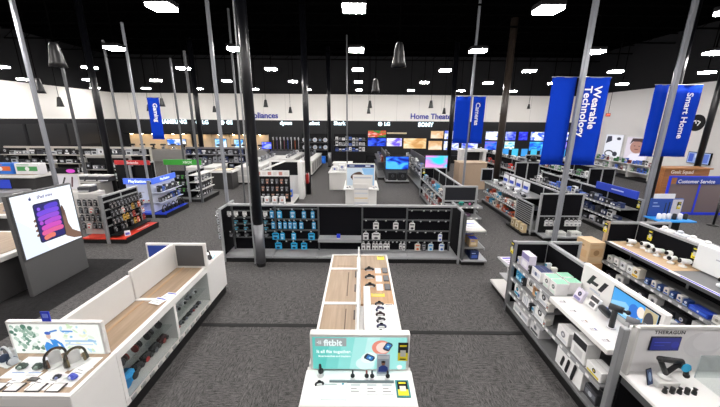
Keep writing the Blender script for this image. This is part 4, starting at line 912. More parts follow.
seq = [B_(.2, .14, .16, '#24252a', '#4a6fc0', '#d6d6d8', 1, 'dark carton with blue panel'), B_(.18, .14, .2, '#ececec', '#3f4148', '#8f9299', 1, 'white carton with grey panel'), B_(.2, .14, .12, '#33343a', '#7d8087', '#e0e0e0', 0, 'charcoal flat carton')]
fill(seq, 5.42, [6.15-i*.26 for i in range(12)], .166, -PI/2, '{n} {noun} from the tan post, base of the camera shelving', 'cartons on the base of the camera shelving')
# right hand face of it: white routers on a top shelf
shelf(r, 5.99, 6.6, 2.65, 6.36, 1.24, '+X'); 
for i, (x, y, k) in enumerate(((6.4, 6.2, 0), (6.45, 5.92, 1), (6.42, 5.64, 0), (6.4, 5.36, 0), (6.2, 6.05, 1))):
    put('router', ('rt', k), (P_router(), P_router('#d8dde6'))[k], 'white rounded router on the outer camera shelf, %s from the tan post' % ORD[i], 'router', (x, y, 1.241), PI/2, None, .95)
put('white_bag', 'wbag', lambda: MB().lathe([(.0, 0), (.2, .01), (.26, .12), (.22, .26), (.1, .32), (0, .33)], mat('#c9c7c5', .6), n=18), 'grey white rounded cushion packed on the outer camera shelf end', 'cushion', (6.36, 4.85, 1.241), 0, None, .8)
# tan cartons standing on the floor between the two gondolas
put('floor_carton', 'fca', P_box(.36, .44, .52, '#b28c62', '#b89268', '#8f6d48', 0), 'brown floor carton, lower of the two by the tan post', 'carton', (4.97, 6.35, .001), .05)
put('floor_carton', 'fcb', P_box(.32, .4, .46, '#cdb08a', '#c8a47a', '#9b7850', 0), 'brown floor carton, upper of the two by the tan post', 'carton', (4.98, 6.36, .525), .05)
# ================================================================== camera accessory gondola beyond (same column)
r = gondola('gondola_shelf', 'long far gondola shelving with cameras on top and dark header boards facing the aisle', 5.28, 6.55, 9.15, 13.3, 1.3, 6.3, 'none', 3)
for z in (.55, .95): shelf(r, 5.3, 6.26, 10.2, 13.2, z, '-X')
PALC = ['#e9e9ea', '#d86a35', '#2f8fb8', '#c9ccd0', '#26272c', '#b8452f', '#efe9e0', '#44464d']
def mixrow(x, y0, y1, z, rz, place, dens=.14, pal=PALC, hmin=.1, hmax=.22, axis='y', nm='carton', other=None):
    """a densely packed row of mixed cartons, labelled by colour, order and place"""
    names = {'#e9e9ea': 'white', '#d86a35': 'orange', '#2f8fb8': 'teal', '#c9ccd0': 'light grey', '#26272c': 'black', '#b8452f': 'rust red', '#efe9e0': 'cream', '#44464d': 'charcoal',
             '#15161a': 'black', '#2233c8': 'royal blue', '#3d7a4a': 'green', '#d8352a': 'red', '#1d2c58': 'navy', '#f2e12c': 'yellow', '#8a8d93': 'grey', '#3f67c8': 'mid blue', '#d0b8e0': 'lilac', '#7a2f2a': 'maroon'}
    n = max(1, int((y1-y0)/dens)); cnt = {}
    for i in range(n):
        c = random.choice(pal); h = random.choice([hmin, (hmin+hmax)/2, hmax]); k = random.randrange(3); p = random.choice(['#1d1e22', '#e6e6e8', '#8d9097'])
        if p[1:3] == c[1:3]: p = '#9aa0aa'
        w = dens*.82; key = ('mix', round(w, 3), h, c, p, k); cn = names[c]; cnt[cn] = cnt.get(cn, 0)+1
        y = y0+(i+.5)*(y1-y0)/n
        loc = (x, y, z) if axis == 'y' else (y, x, z)
        put(nm.replace(' ', '_'), key, P_box(w, min(w, .12), h, c, p, '#c8cbd2' if c in ('#26272c', '#15161a') else '#3a3c44', k), '%s %s %s from the %s, %s' % (ORD[min(cnt[cn], 20)-1], cn, nm, 'near end' if axis == 'y' else 'dark wall', place), nm, loc, rz, nm+' row, '+place)
mixrow(5.42, 10.3, 13.1, .551, -PI/2, 'long far gondola, middle shelf', .17, nm='camera box')
mixrow(5.42, 10.3, 13.1, .166, -PI/2, 'long far gondola, base', .17, ['#e9e9ea', '#d86a35', '#efe9e0', '#26272c', '#b8452f', '#2f8fb8'], nm='camera box')
for i in range(9):
    k = i % 3
    put('display_camera', ('dc', k), (P_gadget('#26272b', '#55585f'), P_gadget('#d4d5d8', '#2a2b30'), P_cam('#e9e9ea'))[k], '%s camera on the long far gondola top, %s from the metal rack' % (('black', 'silver', 'white')[k], ORD[i]), 'camera', (5.55+.1*(i % 2), 10.4+i*.3, .951), -PI/2, None, 1.5)
for i in range(4): put('blue_sign_card', 'bsc', lambda: MB().box(-.2, .2, -.02, .02, 0, .34, mat('#e2e3e8', .5)).box(-.16, .16, -.024, -.02, .08, .2, mat('#2a49b8', .5)).box(-.2, .2, -.06, .06, 0, .01, mat('#cfd4e6', .5)), 'white and blue card stand on the long far gondola, %s from its far end' % ORD[i], 'card stand', (6.05, 12.9-i*.55, .951), -PI/2)
h = MB().box(5.12, 5.62, 13.2, 13.26, .95, 1.5, LG, .01).build('end_header', r); MB().box(5.16, 5.58, 13.19, 13.2, 1.0, 1.45, PAN).build('header_face', h)
# metal rack on the near left of it
m = MB(); m.box(5.22, 5.26, 9.16, 9.2, .05, 1.0, LG).box(5.22, 5.26, 10.16, 10.2, .05, 1.0, LG).box(5.22, 5.26, 9.16, 10.2, .96, 1.0, LG)
w = thing('wire_rack', 'grey slotted wire rack at the near corner of the long far gondola', 'rack', (5.24, 9.6, 0)); m.build('rack_frame', w)
MB().box(5.245, 5.255, 9.2, 10.16, .3, .96, BLK2).build('dark_backing', w); m = MB()
for i in range(9): m.box(5.22, 5.236, 9.2, 10.16, .36+i*.065, .385+i*.065, GREY)
m.build('wire_slats', w)
MB().box(4.98, 5.24, 9.16, 10.2, .02, .08, KICK).build('rack_foot', w)
for i in range(3): put('tan_pack', 'tpk', P_box(.2, .12, .26, '#c9b58f', '#e8e0cc', '#8a6d40', 0), 'tan and white pack at the foot of the wire rack, %s from the near end' % ORD[i], 'pack', (5.1, 9.32+i*.3, .081), -PI/2)
# dark header boards with white goods hanging below
e = thing('end_display', 'end display with two dark header boards behind the wearable banner pole', 'shelving', (5.9, 8.95, 0))
MB().box(5.45, 6.6, 8.76, 9.12, .001, .1, KICK).build('kick_plate', e); MB().box(5.4, 6.65, 8.72, 9.13, .1, .15, LG, .005).build('base_shelf', e)
m = MB()
for x in (5.38, 6.02, 6.62): m.box(x-.03, x+.03, 9.06, 9.12, .15, 1.38, LG, .005)
m.box(5.38, 6.62, 9.06, 9.12, 1.34, 1.38, LG, .005).box(5.38, 6.62, 9.06, 9.12, .66, .7, LG); m.build('frame', e)
for a, b in ((5.41, 5.99), (6.05, 6.59)):
    MB().box(a, b, 9.07, 9.1, .7, 1.34, PAN).build('header_board', e); MB().box(a, b, 9.08, 9.1, .15, .66, BLK2).build('peg_panel', e)
hooks(e, 9.055, .62, [5.55, 5.68, 5.82, 6.15, 6.28, 6.41, 6.52], L=.2)
for i, x in enumerate((5.55, 5.68, 5.82, 6.15, 6.28, 6.41, 6.52)):
    put('hanging_pack', ('pcw2',), P_pouch(.12, .19, '#dcdcdd', '#8a8d94'), 'white hanging pack under the twin dark boards, %s along' % ORD[i], 'hanging pack', (x, 8.92, .605))
for i, (x, w_, n_) in enumerate(((5.85, .5, 'long white carton lying at the foot of the twin dark boards'), (6.4, .3, 'short white carton lying at the foot of the twin dark boards'))):
    put('white_carton', ('wlc', w_), P_box(w_, .2, .12, '#dddddb', '#bfc0bf', '#8a8c8e', 0), n_, 'carton', (x, 8.88, .151))
# ================================================================== gondola in the middle column
r = gondola('gondola_shelf', 'middle far gondola shelving with red and colourful packs on its aisle side', 2.75, 3.95, 9.95, 14.3, 1.37, 3.37, 'far', 4, group=None)
for z in (.5, .9): shelf(r, 2.78, 3.34, 10.1, 14.2, z, '-X'); 
for z in (.5, .9): shelf(r, 3.4, 3.92, 10.1, 14.2, z, '+X')
PALM = ['#c9ccd0', '#7a2f2a', '#2f8fb8', '#26272c', '#15161a', '#44464d', '#8a8d93', '#efe9e0']
mixrow(2.9, 10.2, 14.1, .901, -PI/2, 'middle gondola, upper aisle shelf', .2, PALM, nm='boxed pack')
mixrow(2.9, 10.2, 14.1, .501, -PI/2, 'middle gondola, lower aisle shelf', .2, PALM, nm='boxed pack')
mixrow(2.92, 10.2, 14.1, .166, -PI/2, 'middle gondola, base', .22, ['#e9e9ea', '#d8352a', '#e9e9ea', '#7a2f2a'], .22, .3, nm='boxed pack')
mixrow(3.75, 10.2, 14.1, .901, PI/2, 'middle gondola, outer shelf', .22, ['#e9e9ea', '#44464d', '#efe9e0', '#8a8d93'], nm='boxed pack')
put('price_flag', 'flagA', None, 'yellow and black flag card on the far frame of the middle gondola', 'price flag', (2.9, 14.235, 1.09))
e = thing('end_display', 'end display with one wide dark header board above teal and purple goods', 'shelving', (3.25, 9.75, 0))
MB().box(2.75, 3.85, 9.45, 9.9, .001, .1, KICK).build('kick_plate', e); MB().box(2.7, 3.9, 9.4, 9.93, .1, .15, LG, .005).build('base_shelf', e)
m = MB()
for x in (2.7, 3.74): m.box(x-.03, x+.03, 9.85, 9.93, .15, 1.42, LG, .005)
m.box(2.7, 3.74, 9.85, 9.93, 1.37, 1.42, LG, .005).box(2.7, 3.74, 9.85, 9.93, .9, .95, LG, .005); m.build('frame', e)
MB().box(2.73, 3.71, 9.87, 9.91, .95, 1.37, mat('#14161f', .5)).build('header_board', e); MB().box(2.73, 3.71, 9.89, 9.92, .15, .9, BLK2).build('back_panel', e)
shelf(e, 2.73, 3.8, 9.42, 9.88, .85, '-Y'); shelf(e, 2.73, 3.8, 9.42, 9.88, .5, '-Y')
for i, x in enumerate((2.95, 3.2, 3.48)): put('teal_device', ('tdv', i), P_speaker(('#2a2c30', '#1f9a8c', '#33363c')[i], ('#2fb8a4', '#0d4a44', '#d86aa0')[i]), ('black speaker with teal disc', 'teal speaker', 'black speaker with pink disc')[i]+' under the wide dark header board', 'speaker', (x, 9.62, .851), 0, None, 1.2)
put('robot_disc', 'rdc', lambda: MB().lathe([(0, 0), (.17, .005), (.18, .05), (.15, .08), (0, .085)], mat('#5b3d5c', .35), n=24), 'dark purple round device on the lower shelf under the wide dark header board', 'device', (3.35, 9.64, .501))
# ================================================================== fourth column on the right: speakers and routers
r = gondola('gondola_shelf', 'right hand far gondola shelving with a long blue header over white gadgets'.replace('right hand ', ''), 7.85, 9.05, 9.1, 14.5, 1.2, 8.45, 'none', 4)
for z in (.5, .88): shelf(r, 7.87, 8.41, 9.15, 14.4, z, '-X')
hb = MB().box(8.3, 8.36, 9.2, 10.9, 1.18, 1.42, mat('#2440b8', .5), .005).build('blue_header', r)
m = MB(frame('-X', (8.3, 10.8, 1.2))); m.rect(.6, 1.1, .08, .12, mat('#c9d2f2', .5)); m.build('printed_line', hb)
mixrow(8.02, 9.25, 14.3, .881, -PI/2, 'blue header gondola, upper shelf', .24, ['#e9e9ea', '#1d1e22'.replace('#1d1e22', '#26272c'), '#1d2c58', '#c9ccd0', '#3f67c8'], nm='speaker box')
mixrow(8.02, 9.25, 14.3, .501, -PI/2, 'blue header gondola, lower shelf', .26, ['#e9e9ea', '#44464d', '#26272c', '#1d2c58'], nm='speaker box')
mixrow(8.02, 9.25, 14.3, .166, -PI/2, 'blue header gondola, base', .3, ['#e9e9ea', '#26272c', '#8a8d93'], nm='speaker box')
put('price_flag', 'flagA', None, 'yellow and black flag card past the end of the long blue header', 'price flag', (8.4, 9.18, .93), -PI/2)
# back row: white shelving with black audio gear
r = gondola('gondola_shelf', 'far black shelving with stacked audio gear behind the twin dark boards', 7.6, 8.8, 15.4, 20.2, 1.5, 8.2, 'both', 3)
for z in (.6, 1.05): shelf(r, 7.62, 8.16, 15.45, 20.1, z, '-X')
mixrow(7.85, 15.6, 20., 1.051, -PI/2, 'far audio shelving, upper shelf', .32, ['#15161a', '#26272c', '#44464d', '#d8352a'], .14, .24, nm='audio box')
mixrow(7.85, 15.6, 20., .601, -PI/2, 'far audio shelving, lower shelf', .32, ['#15161a', '#e9e9ea', '#26272c'], .14, .24, nm='audio box')
mixrow(8.2, 15.6, 20., 1.501, -PI/2, 'far audio shelving, very top', .4, ['#15161a', '#8a8d93', '#e9e9ea'], .12, .2, nm='audio box')
r = gondola('gondola_shelf', 'far black shelving nearer the white wall with colourful cases', 10.4, 11.6, 14.2, 20., 1.4, 11., 'both', 3)
for z in (.5, .95): shelf(r, 10.42, 10.96, 14.25, 19.9, z, '-X')
mixrow(10.6, 14.4, 19.8, .951, -PI/2, 'shelving by the white wall, upper shelf', .3, ['#e9e9ea', '#26272c', '#c9ccd0', '#3d7a4a', '#d86a35'], .16, .26, nm='case')
mixrow(10.6, 14.4, 19.8, .501, -PI/2, 'shelving by the white wall, lower shelf', .3, ['#26272c', '#8a8d93', '#e9e9ea'], .16, .26, nm='case')
# white shelving with case colours near the posters
e = thing('wall_shelving', 'white shelving filled with thin colourful cases below the headphone poster', 'shelving', (16.9, 19.9, 0))
m = MB(); m.box(16.6, 17.5, 18.0, 22.6, 0, .12, KICK).box(17.45, 17.55, 18.0, 22.6, .12, 1.0, W); m.build('back_panel', e)
for z in (.5, .95): MB().box(16.6, 17.45, 18.0, 22.6, z-.03, z, W).build('shelf', e)
for y in (18., 19.5, 21., 22.55): MB().box(16.6, 17.45, y, y+.05, .12, .95, W).build('upright', e)
for z in (.501, .951):
    for (a, b) in ((18.1, 19.45), (19.6, 20.95), (21.1, 22.5)):
        mixrow(16.8, a, b, z, -PI/2, 'poster shelving, %s bay, %s level' % (ORD[int((a-18)/1.5)], ('lower', 'upper')[z > .9]), .22, ['#3d7a4a', '#7a2f2a', '#3f67c8', '#e9e9ea', '#c9ccd0', '#8a8d93'], .2, .3, nm='thin case')
# ================================================================== customer service corner
r = thing('display_table', 'blue edged table display with white devices near customer service', 'table', (8.95, 8.7, 0))
MB().box(8.7, 9.2, 8.62, 8.9, .001, .72, BLK2).build('pedestal', r)
MB().box(8.4, 9.42, 8.38, 8.95, .72, .76, mat('#1f8fe0', .4), .01).build('blue_top', r)
bd = MB().box(8.44, 9.38, 8.85, 8.9, .76, 1.3, mat('#2850a0', .5), .005).build('header_board', r)
m = MB(frame('-Y', (8.46, 8.85, .78))); m.rect(0, .6, 0, .5, mat('#244a9c', .5)); m.rect(.6, .9, 0, .5, mat('#c9c6d0', .5)); m.rect(.5, .54, .08, .42, mat('#101a36', .5)); m.rect(.4, .43, .1, .4, mat('#101a36', .5)); m.rect(.04, .24, .28, .31, mat('#9fb4e6', .5)); m.rect(.04, .16, .38, .41, mat('#9fb4e6', .5)); m.build('printed_picture', bd)
MB().box(8.5, 9.1, 8.86, 8.88, 1.3, 1.44, mat('#dfe2ea', .5)).build('top_sign', bd)
for i, x in enumerate((8.52, 8.66, 8.8, 8.96, 9.12, 9.28)):
    k = 0 if i not in (3, 5) else 1
    put('smart_speaker', ('ss', k), (lambda k: lambda: MB().lathe([(0, 0), (.05, 0), (.055, .03), (.05, .16), (.03, .175), (0, .176)], mat(('#e9e9ec', '#1c1d22')[k], .5), n=16))(k), '%s speaker tower on the blue edged table, %s along' % (('white', 'black')[k], ORD[i]), 'speaker', (x, 8.6, .761), 0, None, .95)
put('price_flag', 'flagA', None, 'yellow and black flag card on the blue edged table display', 'price flag', (9.25, 8.835, 1.0))
wp = thing('service_partition', 'blue framed smoked partition lettered Customer Service', 'partition', (12.8, 11.65, 0))
m = MB(); bfm = mat('#1c3ae0', .4)
for x in (11.6, 12.75, 13.95, 15.1): m.box(x-.03, x+.03, 11.62, 11.68, 0, 1.5, bfm)
m.box(11.6, 15.1, 11.62, 11.68, 1.44, 1.5, bfm).box(11.6, 15.1, 11.62, 11.68, 0, .1, bfm); m.build('blue_frame', wp)
for a, b in ((11.63, 12.72), (12.78, 13.92), (13.98, 15.07)): MB().box(a, b, 11.64, 11.66, .1, 1.2, tinted_panel()).build('smoked_panel', wp)
MB().box(11.85, 15.1, 11.6, 11.64, 1.2, 1.46, mat('#1c3fa8', .5)).build('blue_header', wp)
text('lettering', 'Customer Service', .19, mat('#eef2ff', .5), wp, (12.55, 11.59, 1.3), '-Y', 0, .004, .001)
gq = thing('service_counter', 'orange brown wooden service counter with white lettering behind the blue partition', 'counter', (15.4, 14.8, 0))
MB().box(14.3, 16.4, 14.7, 15.3, 0, 1.32, wood('#9a6238', '#b87c4c', 'X'), .01).build('wood_front', gq); MB().box(14.25, 16.45, 14.6, 15.35, 1.32, 1.38, wood('#a8703f', '#c48a58', 'X'), .01).build('counter_top', gq)
text('lettering', 'Geek Squad', .22, mat('#f2e6d8', .5), gq, (15.1, 14.68, 1.18), '-Y', 0, .008, .002)
s = thing('queue_stand', 'black stand with blue round head by the customer service partition', 'stand', (12.2, 10.35, 0))
MB().lathe([(0, 0), (.17, 0), (.17, .015), (.03, .04), (0, .04)], BLK).build('base_disc', s, True); MB().cyl((0, 0, .035), (0, 0, 1.0), .035, BLK).build('post', s, True)
MB().lathe([(0, 0), (.045, 0), (.05, .1), (.03, .16), (0, .165)], mat('#1d5a9a', .4), (0, 0, 1.0)).build('blue_head', s, True)
# right wall: posters, TV, emblem, exit sign
XW = RIGHT-.002
def poster(y0, y1, z0, z1, draw, lab):
    r = thing('lit_poster', lab, 'poster', (XW, (y0+y1)/2, z0)); MB().box(XW-.06, XW, y0, y1, z0, z1, mat('#d9dade', .4), .005).build('frame', r)
    m = MB(frame('-X', (XW-.061, y1-.03, z0+.03))); draw(m, y1-y0-.06, z1-z0-.06); m.build('lit_picture', r); return r
def d1(m, w, h):
    m.rect(0, w, 0, h, em('#e9eaf2', 1.)); dk = em('#2b2c3a', .8)
    m.stroke([(.35*w+.25*w*math.cos(t), .2*h+.12*h*math.sin(t)) for t in (2*PI*i/14 for i in range(12))], .06*w, dk); m.ell(.7*w, .2*h, .14*w, .1*h, dk); m.shape([(.05*w, .62*h), (.4*w, .75*h), (.35*w, .95*h), (.1*w, .93*h)], dk); m.ell(.78*w, .85*h, .12*w, .06*h, dk)
def d2(m, w, h):
    m.rect(0, w, 0, h, em('#dcd2de', 1.)); m.ell(.5*w, .62*h, .3*w, .27*h, em('#b9897a', .9)); m.shape([(.15*w, .7*h), (.25*w, .97*h), (.7*w, .98*h), (.82*w, .75*h), (.6*w, .85*h), (.3*w, .84*h)], em('#4a2f2a', .7)); m.shape([(0, 0), (1*w, 0), (.9*w, .3*h), (.6*w, .36*h), (.3*w, .33*h)], em('#eae6f4', 1.)); m.ell(.5*w, .52*h, .1*w, .02*h, em('#7d3f3a', .8)); m.ell(.4*w, .66*h, .04*w, .015*h, em('#2a1f1e', .7)); m.ell(.6*w, .66*h, .04*w, .015*h, em('#2a1f1e', .7))
poster(21.45, 23.0, .95, 2.6, d1, 'lit poster with dark headphone cables on the white wall')
poster(19.4, 21.15, .95, 2.5, d2, 'lit poster of a smiling face beside the headphone poster')
tvr = thing('wall_tv', 'small TV showing blue pages on the white wall above customer service', 'TV', (XW, 16.4, 1.35))
MB().box(XW-.08, XW, 15.85, 17.0, 1.35, 1.95, BLK2, .01).build('housing', tvr)
m = MB(frame('-X', (XW-.081, 16.97, 1.38))); m.rect(0, 1.09, 0, .54, em('#9fb4ea', .8)); m.rect(.06, .3, .06, .48, em('#3558c8', .8)); m.rect(.36, .7, .28, .48, em('#d8dff5', .9)); m.rect(.76, 1.03, .06, .48, em('#5b78d8', .8)); m.build('screen', tvr)
em_ = thing('emblem_sign', 'round black emblem on the white wall above the smart home banner', 'emblem', (XW, 17., 3.1))
MB().cyl((XW-.04, 17.05, 3.42), (XW, 17.05, 3.42), .42, BLK2, n=32).build('disc', em_)
m = MB(frame('-X', (XW-.04, 17.05, 3.42))); wm = mat('#e8e8e8', .5); m.stroke([(-.2, .05), (-.05, .12), (.0, -.02)], .06, wm); m.stroke([(.06, .1), (.2, .04), (.1, -.12)], .06, wm); m.build('white_marks', em_)
xs = thing('exit_sign', 'small red lit exit sign hanging from a thin rod near the white wall', 'sign', (16.3, 21.6, 3.78))
MB().box(16.15, 16.45, 21.57, 21.63, 3.78, 3.98, mat('#b9382c', .4), .01).build('housing', xs); MB().cyl((16.3, 21.6, 3.98), (16.3, 21.6, CEIL), .012, BLK2, n=6).build('hanging_rod', xs)
text('lettering', 'EXIT', .12, em('#ff8a70', 2.), xs, (16.3, 21.565, 3.88), '-Y', 0, .002, .001)
# ================================================================== tablet sign kiosk
k = thing('sign_kiosk', 'dark kiosk with a large lit white picture of a hand holding a tablet', 'sign', (-6.6, 6.2, 0))
MB().box(-6.5, -6.42, 5.52, 6.84, .006, 2.04, mat('#565657', .6, vary=.03), .01).build('kiosk_body', k)
s = MB().box(-6.42, -6.4, 5.53, 6.83, .76, 2.03, mat('#3f4042', .5), .003).build('picture_frame', k)
m = MB(frame('+X', (-6.4, 5.56, .78))); WU, WV = 1.24, 1.23
m.rect(0, WU, 0, WV, em('#f0f5fc', 1.15)); m.shape([(0, 0), (.5, 0), (.3, .5), (0, .8)], em('#e4eefa', 1.1)); 
sk = em('#8d6a58', .8); sk2 = em('#6e5146', .75)
m.shape([(.84, .24), (.9, .16), (1.06, .06), (1.24, .02), (1.24, .13), (1.06, .26), (1.0, .42), (.985, .72), (.94, .8), (.89, .74)], sk); m.ell(.94, .72, .035, .12, sk2, .05)
for v in (.38, .48, .58, .68): m.ell(.34, v, .045, .028, sk, .3)
pu, pv = .62, .6
def rr(cu, cv, w, h, r, rot, mm):
    pts = []
    for sx, sy, a0 in ((1, 1, 0), (-1, 1, PI/2), (-1, -1, PI), (1, -1, 1.5*PI)):
        for i in range(6):
            t = a0+PI/2*i/5; a = sx*(w/2-r)+r*math.cos(t); b = sy*(h/2-r)+r*math.sin(t)
            pts.append((cu+a*math.cos(rot)-b*math.sin(rot), cv+a*math.sin(rot)+b*math.cos(rot)))
    m.shape(pts, mm)
RT = -.02
rr(pu, pv, .56, .8, .05, RT, em('#1c2140', .6)); rr(pu, pv, .515, .755, .03, RT, em('#252378', .8))
gc = ['#5a3fd8', '#7a4be6', '#9a4fe0', '#b84ed6', '#d850c4', '#e860a0', '#f08070']
def ln(i, a, b): 
    v = pv+.3-i*.1; m.stroke([(pu+a*.86, v-.012), (pu+(a+b)*.3, v+.008), (pu+b*.86, v+.004)], .096, em(gc[i], .95))
ln(0, -.02, .22); ln(1, -.22, .22); ln(2, -.22, .2); ln(3, -.1, .22); m.ell(pu-.19, pv, .04, .04, em(gc[3], .95)); ln(4, -.2, .2); ln(5, -.22, .22); ln(6, -.2, -.02); m.ell(pu-.19, pv+.29, .036, .036, em('#8d5ff0', .95))
m.build('lit_picture', s)
text('lettering', 'iPad mini', .088, em('#5a4a9a', .7), s, (-6.385, 5.56+.63, .78+1.12), '+X', 0, .001, .001)
m = MB(frame('+X', (-6.386, 5.56+.33, .78+1.115))); m.ell(0, 0, .026, .028, em('#3a3f80', .7), 0, 14); m.ell(.012, .042, .006, .014, em('#3a3f80', .7), -.6, 8); m.build('fruit_emblem', s)
# low white tables of the tablet area
def low_table(x0, x1, y0, y1, lab, z=.9):
    t = thing('display_table', lab, 'table', ((x0+x1)/2, (y0+y1)/2, 0))
    MB().box(x0+.1, x1-.1, y0+.1, y1-.1, .006, z-.1, mat('#3a393a', .5), .01).build('pedestal', t); MB().box(x0, x1, y0, y1, z-.1, z, W, .012).build('white_top', t)
    MB().box(x0+.15, x1-.15, y0+.12, y1-.12, z, z+.012, WOOD, .003).build('wood_inlay', t); return t
low_table(-9.2, -6.75, 5.12, 6.9, 'low white display table with wood inlay behind the tablet kiosk', .88)
put('demo_tablet', ('dtb',), P_flatscreen(.25, .3, '#15151a', '#1a1c2c'), 'black tablet lying on the low white table behind the kiosk', 'tablet', (-7.3, 5.45, .893), .1)
put('information_card', ('dtc',), P_card(.3, .3, '#eeeeee', '#c9ccd2'), 'white board lying on the low white table behind the kiosk', 'card', (-7.0, 5.4, .893), .1)
low_table(-11.2, -9.1, 8.2, 9.6, 'white display table farther back beyond the tablet kiosk', .85)
for i in range(4): put('demo_tablet', ('dtd', i % 2), (P_flatscreen(.2, .16, '#2a2a2e', '#4a6ad0'), P_flatscreen(.2, .16, '#1a1a1e', '#c9ccd6'))[i % 2], 'tablet on the farther white table, %s along' % ORD[i], 'tablet', (-10.9+i*.45, 8.6, .863), 0)
for i, (x, z) in enumerate(((-9.6, 0), (-10.2, 0))):
    put('white_carton', ('twc', i), P_box(.4, .3, .35, '#e9e9ea', '#c9ccd2', '#8a8d93', 0), 'white carton stacked on the farther white table, %s from the pole' % ORD[i], 'carton', (x, 9.3, .863))
# ================================================================== game gondolas on the left
def game_gondola(x0, x1, y0, y1, deck, label, h=1.37, spine=None, nrows=5, pal=None, place='', base=True):
    r = gondola('gondola_shelf', label, x0, x1, y0, y1, h, spine, 'none', 2, deck)
    sp = (x0+x1)/2 if spine is None else spine
    MB().box(x1-.01, x1+.004, y0+.0, y1, .1, .17, KICK).build('deck_edge', r)
    MB().box(sp-.045, sp+.045, y0-.03, y0+.03, 0, h+.02, GREY, .008).build('corner_post', r)
    return r, sp
# red based gondola: hooks toward the aisle and toward the viewer
REDM = mat('#d23a26', .45)
r, sp = game_gondola(-7.8, -6.56, 8.3, 9.75, REDM, 'red based game accessory gondola with peg rows of small packs', 1.37, -7.07)
for i, z in enumerate((.5, .73, .96, 1.19)):
    MB().box(sp+.02, sp+.045, 8.33, 9.72, z-.02, z+.02, LG).build('crossbar', r)
text('lettering', 'Nintendo', .13, mat('#f6e9e6', .5), r, (-6.72, 9.25, .167), (Vector((0, 1, 0)), Vector((-1, 0, 0))), 0, .002, .001)
rl = ['lowest', 'second', 'third', 'top']
PALS = [('#26272c', '#8a8d93', 'black'), ('#d9d4d0', '#c8352d', 'white'), ('#c8542f', '#efe0d8', 'orange'), ('#c9a13a', '#40341a', 'yellow'), ('#a8322c', '#3a2a2a', 'red'), ('#1f2026', '#a09a98', 'black')]
for k, z in enumerate((.5, .73, .96, 1.19)):
    n = 0
    for i in range(10):
        y = 8.42+i*.135
        if random.random() < .08: continue
        p = PALS[random.choice([1, 2, 3, 4, 0, 5])] if k in (0, 1, 2) and i > 3-k and random.random() < .5 else PALS[random.choice([0, 5])]
        for dx in (.1,): put('hanging_pack', ('pgm', p), P_pouch(.11, .18, p[0], p[1]), '%s hanging pack on the %s aisle peg row of the red based gondola, %s along' % (p[2], rl[k], ORD[i]), 'hanging pack', (sp+.16, y, z-.02), PI/2)
        MB().box(sp+.045, sp+.3, y-.004, y+.004, z-.008, z, CHR).build('peg_hook', r) if i % 1 == 0 else None
MB().box(sp+.045, sp+.3, 8.33, 9.72, .22, .24, KICK).build('lower_tray', r)
put('price_flag', 'wfl', lambda: MB().box(-.07, .07, -.006, .006, 0, .16, mat('#e6e4ee', .5)).box(-.05, .05, -.008, -.006, .03, .1, mat('#5a58b8', .5)).box(-.05, .05, -.03, .03, 0, .01, mat('#cccccc', .4)), 'white and violet flag card standing on the red base', 'price flag', (-6.66, 8.5, .1665), PI/4)
MB().box(-7.95, -7.1, 8.62, 8.66, .17, 1.35, mat('#b6b4b2', .6)).build('end_board', r)
for k, z in enumerate((.55, .78, 1.0, 1.22)):
    for i in range(5):
        p = PALS[[0, 5, 0, 1, 0, 5, 0][(i*3+k*2) % 7]]
        put('hanging_pack', ('pgm', p), None if ('pgm', p) in MESH else P_pouch(.11, .18, p[0], p[1]), '%s hanging pack on the red gondola front board, row %s up, %s along' % (p[2], ORD[k], ORD[i]), 'hanging pack', (-7.85+i*.15, 8.5, z), 0)
        MB().box(-7.854+i*.15, -7.846+i*.15, 8.4, 8.62, z+.012, z+.02, CHR).build('peg_hook', r)
# red header farther back
h = thing('header_sign', 'red header sign lettered in white above black goods', 'sign', (-9.1, 12.6, 1.55)); MB().box(-9.85, -8.45, 12.58, 12.64, 1.625, 1.8, mat('#c22a2e', .5), .005).build('sign_board', h)
text('lettering', 'Nintendo', .14, mat('#f4e2e2', .5), h, (-9.15, 12.57, 1.71), '-Y', 0, .003, .001)
g, _ = game_gondola(-9.95, -8.4, 12.5, 14., None, 'black game gondola under the red header sign', 1.6, -9.2)
MB().box(-9.9, -8.45, 12.66, 12.7, .17, 1.6, BLK2).build('end_board', g)
for i in (0, 1, 3, 4, 5): put('black_case', 'bkc', P_box(.2, .1, .3, '#1a1a1d', '#2c2d33', '#5a5c63', 2), 'black case under the red header sign, %s along' % ORD[i], 'carton', (-9.75+i*.23, 12.58, 1.0) if 0 else (-9.72+i*.22, 12.602, .166), 0)
# blue lit gondola
BLM = mat('#1f3fc8', .4)
r, sp = game_gondola(-8.3, -6.85, 10.7, 12.2, BLM, 'blue lit game console gondola with white panels', 1.33, -7.33)
for nm, a in (('aisle', 0), ('front', 1)):
    if a == 0:
        hb = MB().box(sp+.03, sp+.09, 10.8, 12.2, 1.2, 1.4, em('#4a74f0', 1.)).build('lit_header', r)
        MB().box(sp+.02, sp+.035, 10.75, 12.18, .2, 1.2, mat('#d9def0', .4)).build('white_panel', r)
        text('lettering', 'PlayStation', .13, em('#eaf2ff', 1.5), r, (sp+.095, 11.5, 1.3), '+X', 0, .002, .001)
    else:
        MB().box(-8.35, sp-.06, 10.9, 10.96, 1.18, 1.38, em('#4a74f0', 1.)).build('lit_header', r); MB().box(-8.3, sp-.06, 10.94, 10.98, .2, 1.18, mat('#cfd8f2', .4)).build('white_panel', r)
        text('lettering', 'PlayStation', .14, em('#eaf2ff', 1.5), r, (-7.85, 10.89, 1.28), '-Y', 0, .003, .001)
        MB().box(-8.25, sp-.1, 10.7, 10.94, .55, .58, W).build('shelf', r); MB().box(-8.25, sp-.1, 10.7, 10.94, .17, .2, em('#3a60e8', .6)).build('blue_plinth', r)
